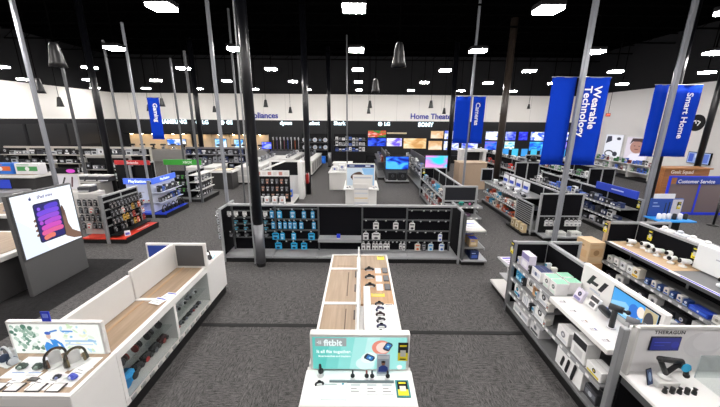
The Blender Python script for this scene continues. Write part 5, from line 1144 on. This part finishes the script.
for z in (.55, .9): MB().box(sp+.035, sp+.33, 10.78, 12.15, z-.02, z, mat('#c9cfe0', .4)).build('shelf', r)
mixrow(sp+.2, 10.85, 12.1, .901, PI/2, 'blue lit gondola, upper shelf', .16, ['#26272c', '#1d2c58', '#3f67c8', '#44464d'], .16, .22, nm='game box')
mixrow(sp+.2, 10.85, 12.1, .551, PI/2, 'blue lit gondola, middle shelf', .16, ['#26272c', '#26272c', '#3f67c8'], .14, .2, nm='game box')
for i in range(5): put('game_headset', 'ghs', P_headphones('#17171a', '#2a2b30'), 'black headset on the blue base of the blue lit gondola, %s along the aisle' % ORD[i], 'headphones', (sp+.3, 10.9+i*.28, .17), PI/2, None, 1.3)
for i in range(4): put('game_controller', ('gct', i % 2), lambda: MB().box(-.07, .07, -.03, .03, 0, .03, mat('#e6e8f0', .4), .014).ball((-.06, -.03, .015), .028, mat('#e6e8f0', .4)).ball((.06, -.03, .015), .028, mat('#c8352d', .4)), 'white and red game controller on the front shelf of the blue lit gondola, %s along' % ORD[i], 'controller', (-8.1+i*.19, 10.82, .6), 0, None, 1.0)
# green header gondola
r, sp = game_gondola(-8.0, -6.6, 12.95, 14.4, None, 'green headed game console gondola with white frame and black goods', 1.3, -7.2)
gh = MB().box(-8.2, -6.65, 13.1, 13.16, 1.56, 1.78, mat('#3aa535', .5), .005).build('green_header', r)
text('lettering', 'XBOX', .14, mat('#dff2dc', .5), gh, (-7.2, 13.09, 1.67), '-Y', 0, .003, .001)
for x in (-8.1, -6.8): MB().cyl((x, 13.13, .17), (x, 13.13, 1.56), .02, GREY, n=8).build('header_post', r)
MB().box(-8.0, sp-.05, 13.2, 13.24, .17, 1.3, BLK2).build('end_board', r)
for z in (.5, .85, 1.15): MB().box(sp+.02, sp+.45, 13., 14.35, z-.03, z, W).build('shelf', r)
for j, (z, pal) in enumerate(((.166, ['#15161a', '#26272c']), (.501, ['#15161a', '#26272c', '#44464d']), (.851, ['#e9e9ea', '#8a8d93', '#26272c']))): mixrow(sp+.28, 13.05, 14.3, z, PI/2, 'green headed gondola, %s shelf' % ORD[j], .2, pal, .16, .26, nm='game box')
for i in range(3):
    for j in range(4): put('hanging_pack', ('pgx', (i+j) % 2), P_pouch(.16, .2, ('#1c1e1d', '#26302a')[(i+j) % 2], ('#5fc84a', '#c9ccd0')[(i+j) % 2]), 'black and green pack on the green headed gondola, row %s up, %s along' % (ORD[i], ORD[j]), 'hanging pack', (-7.85+j*.18, 13.1, .6+i*.28), 0)
# shelving farther left toward the dark wall
def wall_run(x0, x1, y, label, place, h=1.9, pal=None, levels=(.5, .95, 1.4), dens=.3, frm=W):
    e = thing('wall_shelving', label, 'shelving', ((x0+x1)/2, y, 0))
    MB().box(x0, x1, y-.45, y, .001, .12, KICK).build('kick_plate', e); MB().box(x0, x1, y-.03, y, .12, h, BLK2).build('back_panel', e)
    for z in levels: MB().box(x0, x1, y-.45, y-.03, z-.03, z, frm).build('shelf', e)
    for i in range(int((x1-x0)/1.3)+1):
        x = x0+i*(x1-x0)/int((x1-x0)/1.3); MB().box(x-.025, x+.025, y-.14, y, .12, h, frm).build('upright', e)
    MB().box(x0, x1, y-.06, y+.02, h, h+.1, frm).build('top_rail', e)
    for j, z in enumerate(levels): mixrow(y-.25, x0+.1, x1-.1, z+.001, 0, '%s, %s level' % (place, ORD[j]), dens, pal, .18, .32, 'x', nm='boxed computer')
    return e
wall_run(-19.6, -15.2, 13.4, 'white framed computer shelving with cartons near the dark wall', 'white framed computer shelving', 1.45, ['#e9e9ea', '#3f67c8', '#15161a', '#44464d', '#c9ccd0'], (.5, .95), .34)
for i, (x, c, p, n) in enumerate(((-14.1, '#2a6fd0', '#d86a35', 'wide blue and orange carton'), (-13.05, '#e2e0e4', '#4a9a5a', 'wide white carton with green picture'))): put('wide_carton', ('wdc', c), P_box(.95, .3, .42, c, p, '#e9e9ea', 0), n+' on the cream top counter near the dark wall', 'carton', (x, 12.4, 1.27))
t = low_table(-18.5, -12.6, 12., 12.9, 'long cream top counter holding two wide cartons near the dark wall', 1.25)
for i, x in enumerate((-17.8, -17.0, -15.2, -14.4, -13.5)): put('demo_screen', ('dsc', i % 2), (lambda k: lambda: MB().box(-.3, .3, -.02, .02, .04, .42, BLK, .01).box(-.28, .28, -.024, -.02, .07, .4, (em('#2a48d8', .7), em('#3a3f4a', .5))[k]).box(-.1, .1, -.08, .08, 0, .02, GREY).box(-.02, .02, -.01, .02, .02, .1, GREY))(i % 2), 'monitor below the long cream counter, %s from the dark wall' % ORD[i], 'monitor', (x, 11.7, .751))
e = thing('low_bench', 'dark low bench of monitors before the long cream counter', 'bench', (-15.5, 11.6, 0)); MB().box(-18.5, -12.8, 11.35, 11.98, .001, .1, KICK).build('kick_plate', e); MB().box(-18.5, -12.8, 11.3, 11.98, .1, .75, mat('#8b8b8e', .5), .01).build('bench_body', e)
wall_run(-19., -11.2, 17.0, 'long cream railed shelving with dark goods in front of the dark wall', 'cream railed shelving', 1.85, ['#15161a', '#26272c', '#8a8d93', '#c9ccd0', '#44464d'], (.6, 1.1, 1.55), .36, mat('#bdb8b0', .5))
# white counter with printers and pink lit header
e = thing('printer_counter', 'pale counter with a black and magenta header board behind the kiosk', 'counter', (-11.6, 11., 0)); MB().box(-11.4, -9.3, 10.7, 11.2, .001, .9, W2, .01).build('counter_body', e); hb = MB().box(-11.0, -10.1, 11.1, 11.16, 1.5, 1.7, BLK2).build('header_board', e)
m = MB(frame('-Y', (-11.0, 11.1, 1.5))); m.ell(.7, .1, .16, .07, em('#e24ad0', .9)); m.build('magenta_mark', hb); m = MB(frame('-Y', (-11.0, 11.09, .95))); m.rect(0, .9, 0, .5, mat('#dcdbe2', .5)); m.stroke([(.3, .1), (.45, .4)], .06, mat('#2a2a30', .5)); m.stroke([(.65, .1), (.72, .42)], .06, mat('#55313a', .5)); MB().box(-11.0, -10.1, 11.1, 11.16, .9, 1.5, W2).build('picture_board', e); m.build('printed_picture', e)
for i in range(4): put('printer', 'prn', lambda: MB().box(-.22, .22, -.18, .18, 0, .18, mat('#3c3d42', .4), .02).box(-.18, .18, -.24, -.16, .04, .06, mat('#e6e6e6', .5)).box(-.22, .22, -.1, .18, .18, .24, mat('#d9d9da', .4), .02), 'grey and white printer on the pale counter behind the kiosk, %s along' % ORD[i], 'printer', (-9.7, 10.95, .901) if i == 0 else (-11.45+i*.47, 12.3, 1.021))
e = thing('printer_shelf', 'grey stepped stand holding two printers beside the black column', 'stand', (-10.1, 12.3, 0)); MB().box(-11.2, -10.1, 12., 12.6, .001, 1.0, mat('#9a9894', .6), .01).box(-11.1, -10.2, 11.96, 12., .2, .7, BLK2).build('stand_body', e); MB().box(-11.2, -10.1, 11.98, 12.6, 1.0, 1.02, W2).build('stand_top', e)
# phone shelving beside the blue lit gondola
wall_run(-13., -10.9, 15.0, 'grey railed shelving beside the black column with dark phone goods', 'grey railed shelving', 1.6, ['#26272c', '#15161a', '#8a8d93'], (.6, 1.1), .3, mat('#9a9894', .5))
wall_run(-10.4, -6.8, 19., 'dark cookware shelving with tilted rails in front of the appliance nooks', 'dark cookware shelving', 1.7, ['#15161a', '#26272c', '#1d2c58', '#8a8d93'], (.5, .95, 1.4), .3, mat('#77757a', .5))
# ================================================================== back wall appliances
wd = mat('#d8c2a4', .5); wl = em('#ffe2b8', 70.)
def nook(x0, x1, lab, scr=None):
    e = thing('appliance_nook', lab, 'display nook', ((x0+x1)/2, 26.6, 0))
    MB().box(x0, x1, 26.85, 26.98, .001, 2.2, wd, .01).build('cream_panel', e); MB().box(x0, x1, 26.2, 26.98, 2.2, 2.3, BLK2).build('canopy', e)
    MB().box(x0, x1, 26.1, 26.8, .001, .95, mat('#8f8d8b', .4), .01).build('counter_base', e)
    n = max(1, int((x1-x0)/.85)); m = MB()
    for i in range(n): x = x0+(i+.5)*(x1-x0)/n; m.cyl((x, 26.55, 2.17), (x, 26.55, 2.2), .07, wl, n=10)
    m.build('downlights', e)
    if scr:
        MB().box(scr[0], scr[1], 26.78, 26.85, scr[2], scr[3], BLK, .01).build('screen_housing', e); MB().box(scr[0]+.03, scr[1]-.03, 26.775, 26.78, scr[2]+.03, scr[3]-.03, scr[4]).build('lit_screen', e)
    for i in range(n):
        x = x0+(i+.5)*(x1-x0)/n; c = ['#b9babd', '#e6e6e6', '#2a2b2f'][i % 3]
        put('small_appliance', ('apl', c), (lambda c: lambda: MB().box(-.16, .16, -.14, .14, 0, .05, mat(c, .3, .3), .02).cyl((0, .06, .05), (0, .06, .3), .06, mat(c, .3, .3)).box(-.14, .14, -.14, .12, .27, .38, mat('#2a2b2f', .4), .03).lathe([(0, .05), (.08, .05), (.1, .17), (0, .17)], mat('#c9cacb', .2, .8), (0, -.05, 0)))(c), '%s countertop appliance in the %s, %s along' % ({'#b9babd': 'steel', '#e6e6e6': 'white', '#2a2b2f': 'black'}[c], lab.split(' with')[0].replace('warm lit ', ''), ORD[i]), 'appliance', (x, 26.4, .951), 0, None, 1.2)
    return e
bs = screen('#3a8fe0', '#a6d8f5', '#e8f6ff', 1.3, 1.5, 41)
nook(-19.3, -14.2, 'warm lit first cream nook with a pale screen', (-16.2, -14.6, 1.25, 1.8, screen('#2a6fd8', '#e8f0fa', '#ffffff', 1.3, 1.5, 43)))
nook(-13.9, -12.5, 'warm lit second cream nook with plain panel'); nook(-12.45, -10.95, 'warm lit third cream nook with a blue screen', (-12.2, -11.2, .98, 1.85, bs))
nook(-10.9, -9.2, 'warm lit fourth cream nook with a blue screen by the column', (-10.6, -9.8, 1.0, 1.8, bs)); nook(-8.9, -7.7, 'warm lit fifth cream nook with a small vivid screen', (-8.3, -7.55+.1, 1.0, 1.6, screen('#2a30e0', '#4a5aff', '#9fb0ff', 1.3, 1.5, 47)))
# vacuums standing along the dark wall
e = thing('vacuum_plinth', 'grey sloping plinth under the upright vacuums on the dark wall', 'plinth', (-5.7, 26.6, 0)); MB().prism([(-7.5, 26.0, 0), (-7.5, 26.0, .7), (-7.5, 26.9, 1.0), (-7.5, 26.9, 0)], (2.58, 0, 0), mat('#55565a', .5)).build('plinth_body', e)
vc = [('#a8904a', 'gold'), ('#6a4a8a', 'purple'), ('#c8c9cc', 'silver'), ('#9a5a6a', 'pink'), ('#3a62c8', 'blue'), ('#d8d8da', 'white'), ('#c86a35', 'copper'), ('#d0d1d4', 'pale grey')]
for i, (c, n) in enumerate(vc):
    put('stick_vacuum', ('vac', c), (lambda c: lambda: MB().cyl((0, 0, .05), (0, .04, .95), .022, mat(c, .3, .4)).box(-.13, .13, -.1, .06, 0, .07, mat('#2a2b2f', .4), .02).cyl((0, .02, .85), (0, -.06, 1.05), .06, mat('#c9cacd', .3, .4)).box(-.03, .03, -.02, .12, .98, 1.12, mat('#2a2b2f', .4), .02))(c), '%s stick vacuum standing on the sloping plinth by the dark wall' % n, 'vacuum', (-7.25+i*.3, 26.62, .932), 0)
e = thing('robot_shelf', 'black stepped shelves of robot vacuums on the dark wall', 'shelving', (-3.9, 26.6, 0)); MB().box(-4.9, -2.7, 26.3, 26.95, .001, .5, BLK2).box(-4.9, -2.7, 26.85, 26.95, .5, 2.3, BLK2).build('back_panel', e)
for z in (1.0, 1.6): MB().box(-4.9, -2.7, 26.4, 26.85, z-.05, z, mat('#3a3a3e', .5)).build('shelf', e)
for z in (1.0, 1.6):
    for i in range(5): put('robot_vacuum', ('rob', i % 2), (lambda k: lambda: MB().cyl((0, .0, .2), (0, .07, .2), .18, mat(('#c9cacd', '#3a3b40')[k], .4), n=20).cyl((0, -.01, .2), (0, 0, .2), .07, mat('#8fb0d0', .3), n=14).box(-.12, .12, -.08, .1, 0, .03, BLK2))(i % 2), 'robot vacuum shown upright on the %s black shelf, %s along' % ('upper' if z > 1.2 else 'lower', ORD[i]), 'vacuum', (-4.65+i*.43, 26.6, z+.001), 0)
put('blue_carton', 'blc', P_box(1.1, .5, .55, '#1f6fe0', '#2a86f5', '#e6f0fa', 0), 'bright blue carton block on the floor below the robot vacuums', 'carton', (-3.4, 25.8, .001))
e = thing('wall_shelving', 'dark wall shelves of white and blue goods past the far column', 'shelving', (-.8, 26.8, 0.9)); MB().box(-2.2, .5, 26.9, 26.96, .9, 2.3, BLK2).build('back_panel', e)
for z in (1.35, 1.8): MB().box(-2.2, .5, 26.5, 26.9, z-.04, z, mat('#2b2c30', .5)).build('shelf', e)
for z in (.901, 1.351, 1.801): mixrow(26.6, -2.1, .4, z, 0, 'dark wall shelves, level at %s' % {.901: 'the foot', 1.351: 'mid height', 1.801: 'the top'}[z], .26, ['#e9e9ea', '#c9ccd0', '#3f67c8', '#8a8d93'], .2, .34, 'x', 'floorcare box')
e = thing('wall_bench', 'dark bench along the wall past the far column', 'bench', (-.8, 26.5, 0)); MB().box(-2.2, .5, 26.1, 26.95, .001, .9, BLK2, .01).build('bench_body', e)
e = thing('tv_bench', 'long dark bench under the wall TVs', 'bench', (8, 26.5, 0)); MB().box(.55, 17.4, 26.2, 26.93, .001, .6, BLK2, .01).build('bench_body', e)
# ================================================================== middle of the store
# white poster stand
e = thing('display_stand', 'white display stand with blue poster and small white boards', 'stand', (.05, 12.6, 0))
MB().box(-.58, .66, 12.2, 13.9, .001, .75, W, .01).build('white_base', e); MB().box(-.66, .74, 12.12, 14., .75, .8, W, .008).build('white_top', e)
bd = MB().box(-.58, .6, 12.75, 12.82, .8, 1.72, W, .008).build('poster_board', e)
m = MB(frame('-Y', (-.54, 12.75, .82))); m.rect(0, 1.1, 0, .72, mat('#8fc0ea', .5)); m.shape([(0, 0), (.5, 0), (.75, .35), (.6, .72), (0, .72)], mat('#cfe2f2', .5)); m.ell(.5, .3, .3, .2, mat('#8a6048', .6)); m.ell(.5, .28, .17, .13, mat('#ece4de', .6)); m.ell(.38, .42, .25, .12, mat('#4f3a30', .6), .4); m.rect(0, 1.1, .74, .87, mat('#22376f', .5)); m.rect(.1, .3, .79, .82, mat('#dfe6f5', .5)); m.rect(.75, .95, .78, .83, mat('#dfe6f5', .5)); m.build('printed_picture', bd)
for k, z in enumerate((1.02, .8)):
    pass
c = thing('step_board', 'two white stepped boards with ticket lines before the blue poster', 'stand', (.1, 12.3, 0)); MB().box(-.3, .5, 12.5, 12.55, .801, 1.3, W2).build('rear_board', c); MB().box(-.26, .34, 12.05, 12.09, .001, 1.02, W2).build('front_board', c)
for u0, u1, v0, v1, cc in ((.04, .56, .8, .84, '#aab0ba'), (.04, .56, .62, .68, '#c3c7ce'), (.04, .56, .44, .47, '#d8b04a'), (.04, .56, .22, .28, '#b9bdc6')): MB(frame('-Y', (-.26, 12.05, 0))).rect(u0, u1, v0, v1, mat(cc, .5)).build('ticket_line', c)
MB(frame('-Y', (-.3, 12.5, .8))).rect(.05, .75, .36, .42, mat('#aab0ba', .5)).build('ticket_line', c)
for i, x in enumerate((-.5, -.42, .55, .62)): put('white_gadget', 'wga', P_gadget('#dcdcde', '#9a9ca2'), 'white gadget on the poster stand corner, %s along' % ORD[i], 'gadget', (x, 12.3+.12*(i % 2), .801), 0, None, 1.2)
# white cartons counter behind it
e = thing('white_counter', 'white counter with piled white goods behind the poster stand', 'counter', (-.6, 16.5, 0)); MB().box(-1.55, .6, 15.6, 17.4, .001, .85, W2, .01).build('counter_body', e); MB().box(-1.6, .65, 15.55, 17.45, .85, .9, W, .006).build('counter_top', e)
for i in range(6): put('white_carton', ('wct', i % 3), P_box(.3, .3, (.24, .32, .2)[i % 3], '#e6e6e6', '#c9ccd2', '#3a4a9a', i % 3), 'white carton on the white counter behind the poster stand, %s from the grey pole' % ORD[i], 'carton', (-1.3+i*.35, 16.0+.2*(i % 2), .901))
e = thing('white_cabinet', 'narrow white cabinet with a dark slot by the far aisle', 'cabinet', (-1.0, 17.5, 0)); MB().box(-1.55, -.5, 18.0, 18.8, .001, 1.0, W, .01).build('cabinet_body', e); MB().box(-1.45, -.6, 17.985, 18., .6, .68, BLK2).build('dark_slot', e); MB().box(-1.6, -.45, 17.95, 18.85, 1.0, 1.04, W).build('cabinet_top', e)
# TV endcaps
def tvcap(x0, x1, z0, z1, y, pic, lab, base):
    e = thing('tv_stand', lab, 'TV stand', ((x0+x1)/2, y, 0)); MB().box(x0, x1, y, y+.06, z0, z1, BLK, .008).build('tv_housing', e); MB().box(x0+.03, x1-.03, y-.004, y, z0+.03, z1-.03, pic).build('screen', e)
    MB().box(x0+.05, x1-.05, y+.06, y+.12, .1, z1-.1, DG).build('back_post', e); MB().box(x0, x1, y-.35, y+.5, .001, .1, KICK).build('kick_plate', e); MB().box(x0, x1, y-.4, y+.5, .1, .15, LG).build('base_deck', e)
    for i in range(2): put('soundbar_box', ('sbb',), P_box(.45, .25, .42, '#17181b', '#2a2b30', '#55575c', 1), 'black boxed speaker under the %s, %s along' % (base, ORD[i]), 'speaker', ((x0+x1)/2-.28+i*.56, y-.15, .151))
    return e
tvcap(1.42, 2.75, .72, 1.48, 17.8, screen('#0a1d8a', '#1f5fe8', '#4ab0ff', 1.4, 1.3, 51), 'TV stand showing deep blue waves at the end of a far aisle', 'blue wave TV')
tvcap(3.02, 4.1, 1.15, 1.88, 14.76, screen('#2ec8e8', '#b88af0', '#f29ad8', 1.4, 1.3, 57), 'TV stand with violet, pink and teal picture above the middle gondola', 'violet TV')
def speaker_run(x, y0, y1, lab):
    e = thing('gondola_shelf', lab, 'shelving', (x, (y0+y1)/2, 0)); MB().box(x-.5, x+.5, y0, y1, .001, .12, KICK).build('kick_plate', e); MB().box(x-.52, x+.52, y0, y1, .12, .17, LG).build('base_deck', e); MB().box(x-.03, x+.03, y0, y1, .17, 1.5, mat('#4e4f54', .5)).build('back_panel', e)
    MB().box(x-.06, x+.06, y0-.03, y0+.05, 0, 1.6, DG).build('corner_post', e)
    for z in (.6, 1.05):
        for s in (-1, 1): MB().box(x+s*.04, x+s*.5, y0, y1, z-.03, z, DG).build('shelf', e)
    return e
speaker_run(1.55, 18.5, 23.5, 'grey far shelving behind the blue wave TV')
mixrow(1.3, 18.6, 23.4, 1.051, -PI/2, 'blue wave TV shelving, outer side', .4, ['#8a8d93', '#44464d', '#1d2c58', '#7a2f2a'], .16, .3, nm='audio box'); mixrow(1.85, 18.6, 23.4, 1.051, PI/2, 'blue wave TV shelving, aisle side', .4, ['#8a8d93', '#44464d', '#15161a'], .16, .3, nm='audio box')
speaker_run(3.5, 15.6, 22, 'dark far shelving of cables behind the violet TV')
mixrow(3.2, 15.8, 21.8, 1.051, -PI/2, 'dark cable shelving, upper level', .34, ['#26272c', '#8a8d93', '#3f67c8', '#e9e9ea'], .18, .3, nm='cable box'); mixrow(3.2, 15.8, 21.8, .601, -PI/2, 'dark cable shelving, lower level', .34, ['#15161a', '#26272c', '#e9e9ea'], .16, .26, nm='cable box')
# tan box and white framed black stage
e = thing('tan_cabinet', 'plain tan wooden box behind the camera banner pole', 'cabinet', (5.9, 16.4, 0)); MB().box(5.05, 6.45, 16.0, 16.9, .001, 1.35, mat('#a8927c', .7), .01).build('cabinet_body', e); MB().box(5.02, 6.48, 15.97, 16.93, 1.35, 1.38, mat('#b59f88', .6)).build('cabinet_top', e)
e = thing('white_stage', 'white framed display arch with black inside near the TV wall', 'display', (7.2, 19.2, 0)); MB().box(6.0, 6.2, 18.9, 19.6, .001, 1.65, W, .01).build('white_post', e); MB().box(7.3, 7.5, 18.9, 19.6, .001, 1.65, W, .01).build('white_post', e); MB().box(5.95, 7.55, 18.85, 19.65, 1.65, 1.8, W, .01).build('white_top', e); MB().box(6.2, 7.3, 19.4, 19.5, .001, 1.65, BLK).build('black_back', e)
for i in range(3): put('white_gadget', ('wgb',), P_router('#dfe0e4'), 'white router on the white framed arch, %s along' % ORD[i], 'router', (6.3+i*.45, 19.2, 1.801), 0)
# laptop counter with lit screens before the right part of the TV wall
e = thing('laptop_counter', 'long white counter with lit laptop screens before the TV wall', 'counter', (11., 20.3, 0)); MB().box(9.2, 14.5, 20.3, 21.2, .001, 1.1, W2, .01).build('counter_body', e); MB().box(9.1, 14.6, 20.2, 21.3, 1.1, 1.16, W, .006).build('counter_top', e)
m = MB(frame('-Y', (9.2, 20.3, 0)))
for i, x in enumerate((.9, 2.9)): m.rect(x, x+.8, .25, 1.0, mat('#1c2a7a', .5))
m.build('blue_panels', e)
for i in range(8):
    put('laptop', ('lap', i % 2), (lambda k: lambda: MB().box(-.2, .2, -.14, .14, 0, .02, LG, .006).box(-.2, .2, .13, .15, .02, .5, BLK, .006).box(-.185, .185, .124, .13, .05, .48, (em('#2f9ae8', 1.1), em('#3cc0e8', 1.1))[k]))(i % 2), '%s laptop screen on the long white counter, %s from the brown column' % (('blue', 'cyan')[i % 2], ORD[i]), 'laptop', (9.5+i*.62, 20.7, 1.161), 0, None, 1.1)
put('striped_carton', 'ylc', lambda: (lambda m: (m.box(-.3, .3, -.2, .2, 0, 1.35, BLK2, .02), m.ball((0, 0, 1.5), .16, BLK), setattr(m, 'fr', frame('-Y', (-.3, -.2, 0))), m.shape([(.1, .9), (.22, .9), (.55, 1.3), (.45, 1.3)], mat('#e8b82c', .5)), m)[-1])(MB()), 'black upright display with a slanting yellow stripe and round top', 'display', (9.3, 17.0, .001))
# left-middle white framed fixture with hanging packs
e = thing('peg_display', 'white framed fixture with hanging dark packs and a white header strip', 'shelving', (-3.4, 12.6, 0))
MB().box(-4.3, -2.75, 12.0, 13.95, .001, .1, KICK).build('kick_plate', e); MB().box(-4.3, -2.72, 11.95, 14.0, .1, .15, W2).build('base_deck', e)
MB().box(-4.2, -2.85, 12.55, 12.6, .15, 1.45, BLK2).build('peg_panel', e); hd = MB().box(-4.2, -2.85, 12.48, 12.55, 1.22, 1.45, W).build('white_header', e)
for i in range(6): MB(frame('-Y', (-4.2, 12.48, 1.22))).rect(.06+i*.22, .2+i*.22, .05, .18, mat(('#c98a80', '#d8d4d0')[i % 2], .5)).build('printed_ticket', hd)
MB().box(-4.05, -2.6, 14.0, 14.08, .15, 1.68, W, .008).build('end_wall', e); MB().box(-3.95, -2.8, 13.97, 14.0, 1.02, 1.6, BLK2).build('dark_upper_panel', e); MB().box(-2.72, -2.5, 13.6, 14.1, .001, 1.66, W, .008).build('white_end_post', e)
MB().prism([(-3.95, 12.6, 1.45), (-3.85, 12.6, 1.45), (-3.3, 13.97, 1.62), (-3.4, 13.97, 1.62)], (0, 0, .04), W).build('sloping_rail', e)
for k in range(3):
    for i in range(7):
        put('hanging_pack', ('phk', (i+k) % 3), P_pouch(.14, .24, ('#1c1c1f', '#26262b', '#3a2c2a')[(i+k) % 3], ('#c9cacd', '#8a8d93', '#d8a08a')[(i+k) % 3]), 'dark hanging pack under the white header strip, row %s down, %s along' % (ORD[k], ORD[i]), 'hanging pack', (-4.1+i*.19, 12.42, 1.15-k*.3), 0)
        MB().box(-4.104+i*.19, -4.096+i*.19, 12.38, 12.55, 1.16-k*.3, 1.168-k*.3, CHR).build('peg_hook', e)
put('blue_pack', 'bpk', P_box(.25, .2, .3, '#2a62c8', '#e2c83a', '#e9e9ea', 0), 'blue and yellow carton behind the white header strip', 'carton', (-3.1, 13.5, .151))
for i in range(4): put('white_carton', ('wpl', i % 2), P_box(.2, .18, .3, '#dcdcde', '#8a8d93', '#d88a70', 1), 'white carton on the deck beneath the dark packs, %s along' % ORD[i], 'carton', (-4.0+i*.3, 12.2, .151))
# white appliance counters left of it
def white_counter(x0, x1, y0, y1, lab, n, place, pal):
    e = thing('white_counter', lab, 'counter', ((x0+x1)/2, (y0+y1)/2, 0)); MB().box(x0, x1, y0, y1, .001, .1, KICK).build('kick_plate', e)
    m = MB(); m.box(x0, x1, y0, y1, .1, .9, W2, .006); m.build('counter_body', e); MB().box(x0-.03, x1+.03, y0-.03, y1+.03, .9, .95, W, .006).build('counter_top', e)
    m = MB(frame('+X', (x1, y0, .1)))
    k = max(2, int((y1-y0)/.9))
    for i in range(k): m.rect(.08+i*(y1-y0)/k, (i+.86)*(y1-y0)/k, .1, .7, mat('#8f8e8d', .5)); m.lay = 1  # side and front recesses are flat, their shade painted as darker grey
    m.build('painted_side_recesses', e); m = MB(frame('-Y', (x0, y0, .1))); m.rect(.08, x1-x0-.08, .1, .34, mat('#c4c3c1', .5)); m.lay = 1; m.rect(.08, x1-x0-.08, .42, .7, mat('#c4c3c1', .5)); m.build('painted_front_recesses', e)
    mixrow((x0+x1)/2, y0+.2, y1-.2, .951, PI/2, place, (y1-y0-.4)/n, pal, .16, .3, nm='boxed appliance'); return e
white_counter(-6.7, -5.4, 16.8, 22.6, 'long white appliance counter leading to the vivid screen', 14, 'long white appliance counter', ['#e9e9ea', '#8a8d93', '#44464d'])
white_counter(-9.3, -7.7, 16.6, 18.2, 'white appliance counter beyond the green headed gondola', 5, 'counter beyond the green header', ['#8a8d93', '#44464d', '#26272c'])
white_counter(-5.3, -4.4, 20.5, 25., 'narrow white counter in front of the upright vacuums', 9, 'narrow counter by the vacuums', ['#e9e9ea', '#8a8d93'])
white_counter(-3.9, -3.0, 19.5, 24.5, 'white counter beside the far aisle with the blue carton block', 8, 'counter beside the far aisle', ['#e9e9ea', '#8a8d93', '#26272c'])
low = low_table(-7.5, -6.3, 15.4, 16.4, 'small white table with pale yellow sheet past the green headed gondola', .95)
put('paper_sheet', 'pys', P_card(.7, .5, '#f0e9d0', '#d8c060'), 'pale yellow and white sheet on the small white table', 'paper', (-6.9, 15.9, .963))
fe = thing('fire_extinguisher', 'red extinguisher mounted low on the black column by the far aisle', 'extinguisher', (-2.45, 14.42, .55))
MB().lathe([(0, 0), (.07, .01), (.07, .38), (.03, .45), (.02, .5), (0, .5)], mat('#b8241f', .35)).build('cylinder_body', fe, True); MB().box(-.03, .03, -.02, .05, .48, .56, BLK).build('valve_head', fe, True); MB().box(-.08, .08, .065, .085, .05, .5, mat('#dcdcdc', .5)).build('wall_bracket', fe, True)
# ------------------------------------------------------------------ camera
cam = bpy.data.cameras.new('camera'); cam.sensor_width = 36; cam.lens = 15.75; cam.clip_end = 200
co = bpy.data.objects.new('camera', cam); COL.objects.link(co)
p = math.atan(83.5/315)
co.matrix_world = Matrix.Translation((0, 0, 3.43)) @ Matrix.Rotation(PI/2-p, 4, 'X') @ Matrix.Rotation(math.radians(.45), 4, 'Z')
SC.camera = co
w = bpy.data.worlds.new('world'); SC.world = w; w.use_nodes = True
w.node_tree.nodes['Background'].inputs[0].default_value = (.02, .02, .022, 1); w.node_tree.nodes['Background'].inputs[1].default_value = 1.
SC.view_settings.view_transform = 'Standard'; SC.view_settings.look = 'None'; SC.view_settings.gamma = 1; SC.view_settings.use_curve_mapping = False
SC.view_settings.exposure = 0.08
SC.cycles.use_denoising = True; SC.cycles.max_bounces = 6; SC.cycles.transparent_max_bounces = 8; SC.cycles.sample_clamp_indirect = 4.
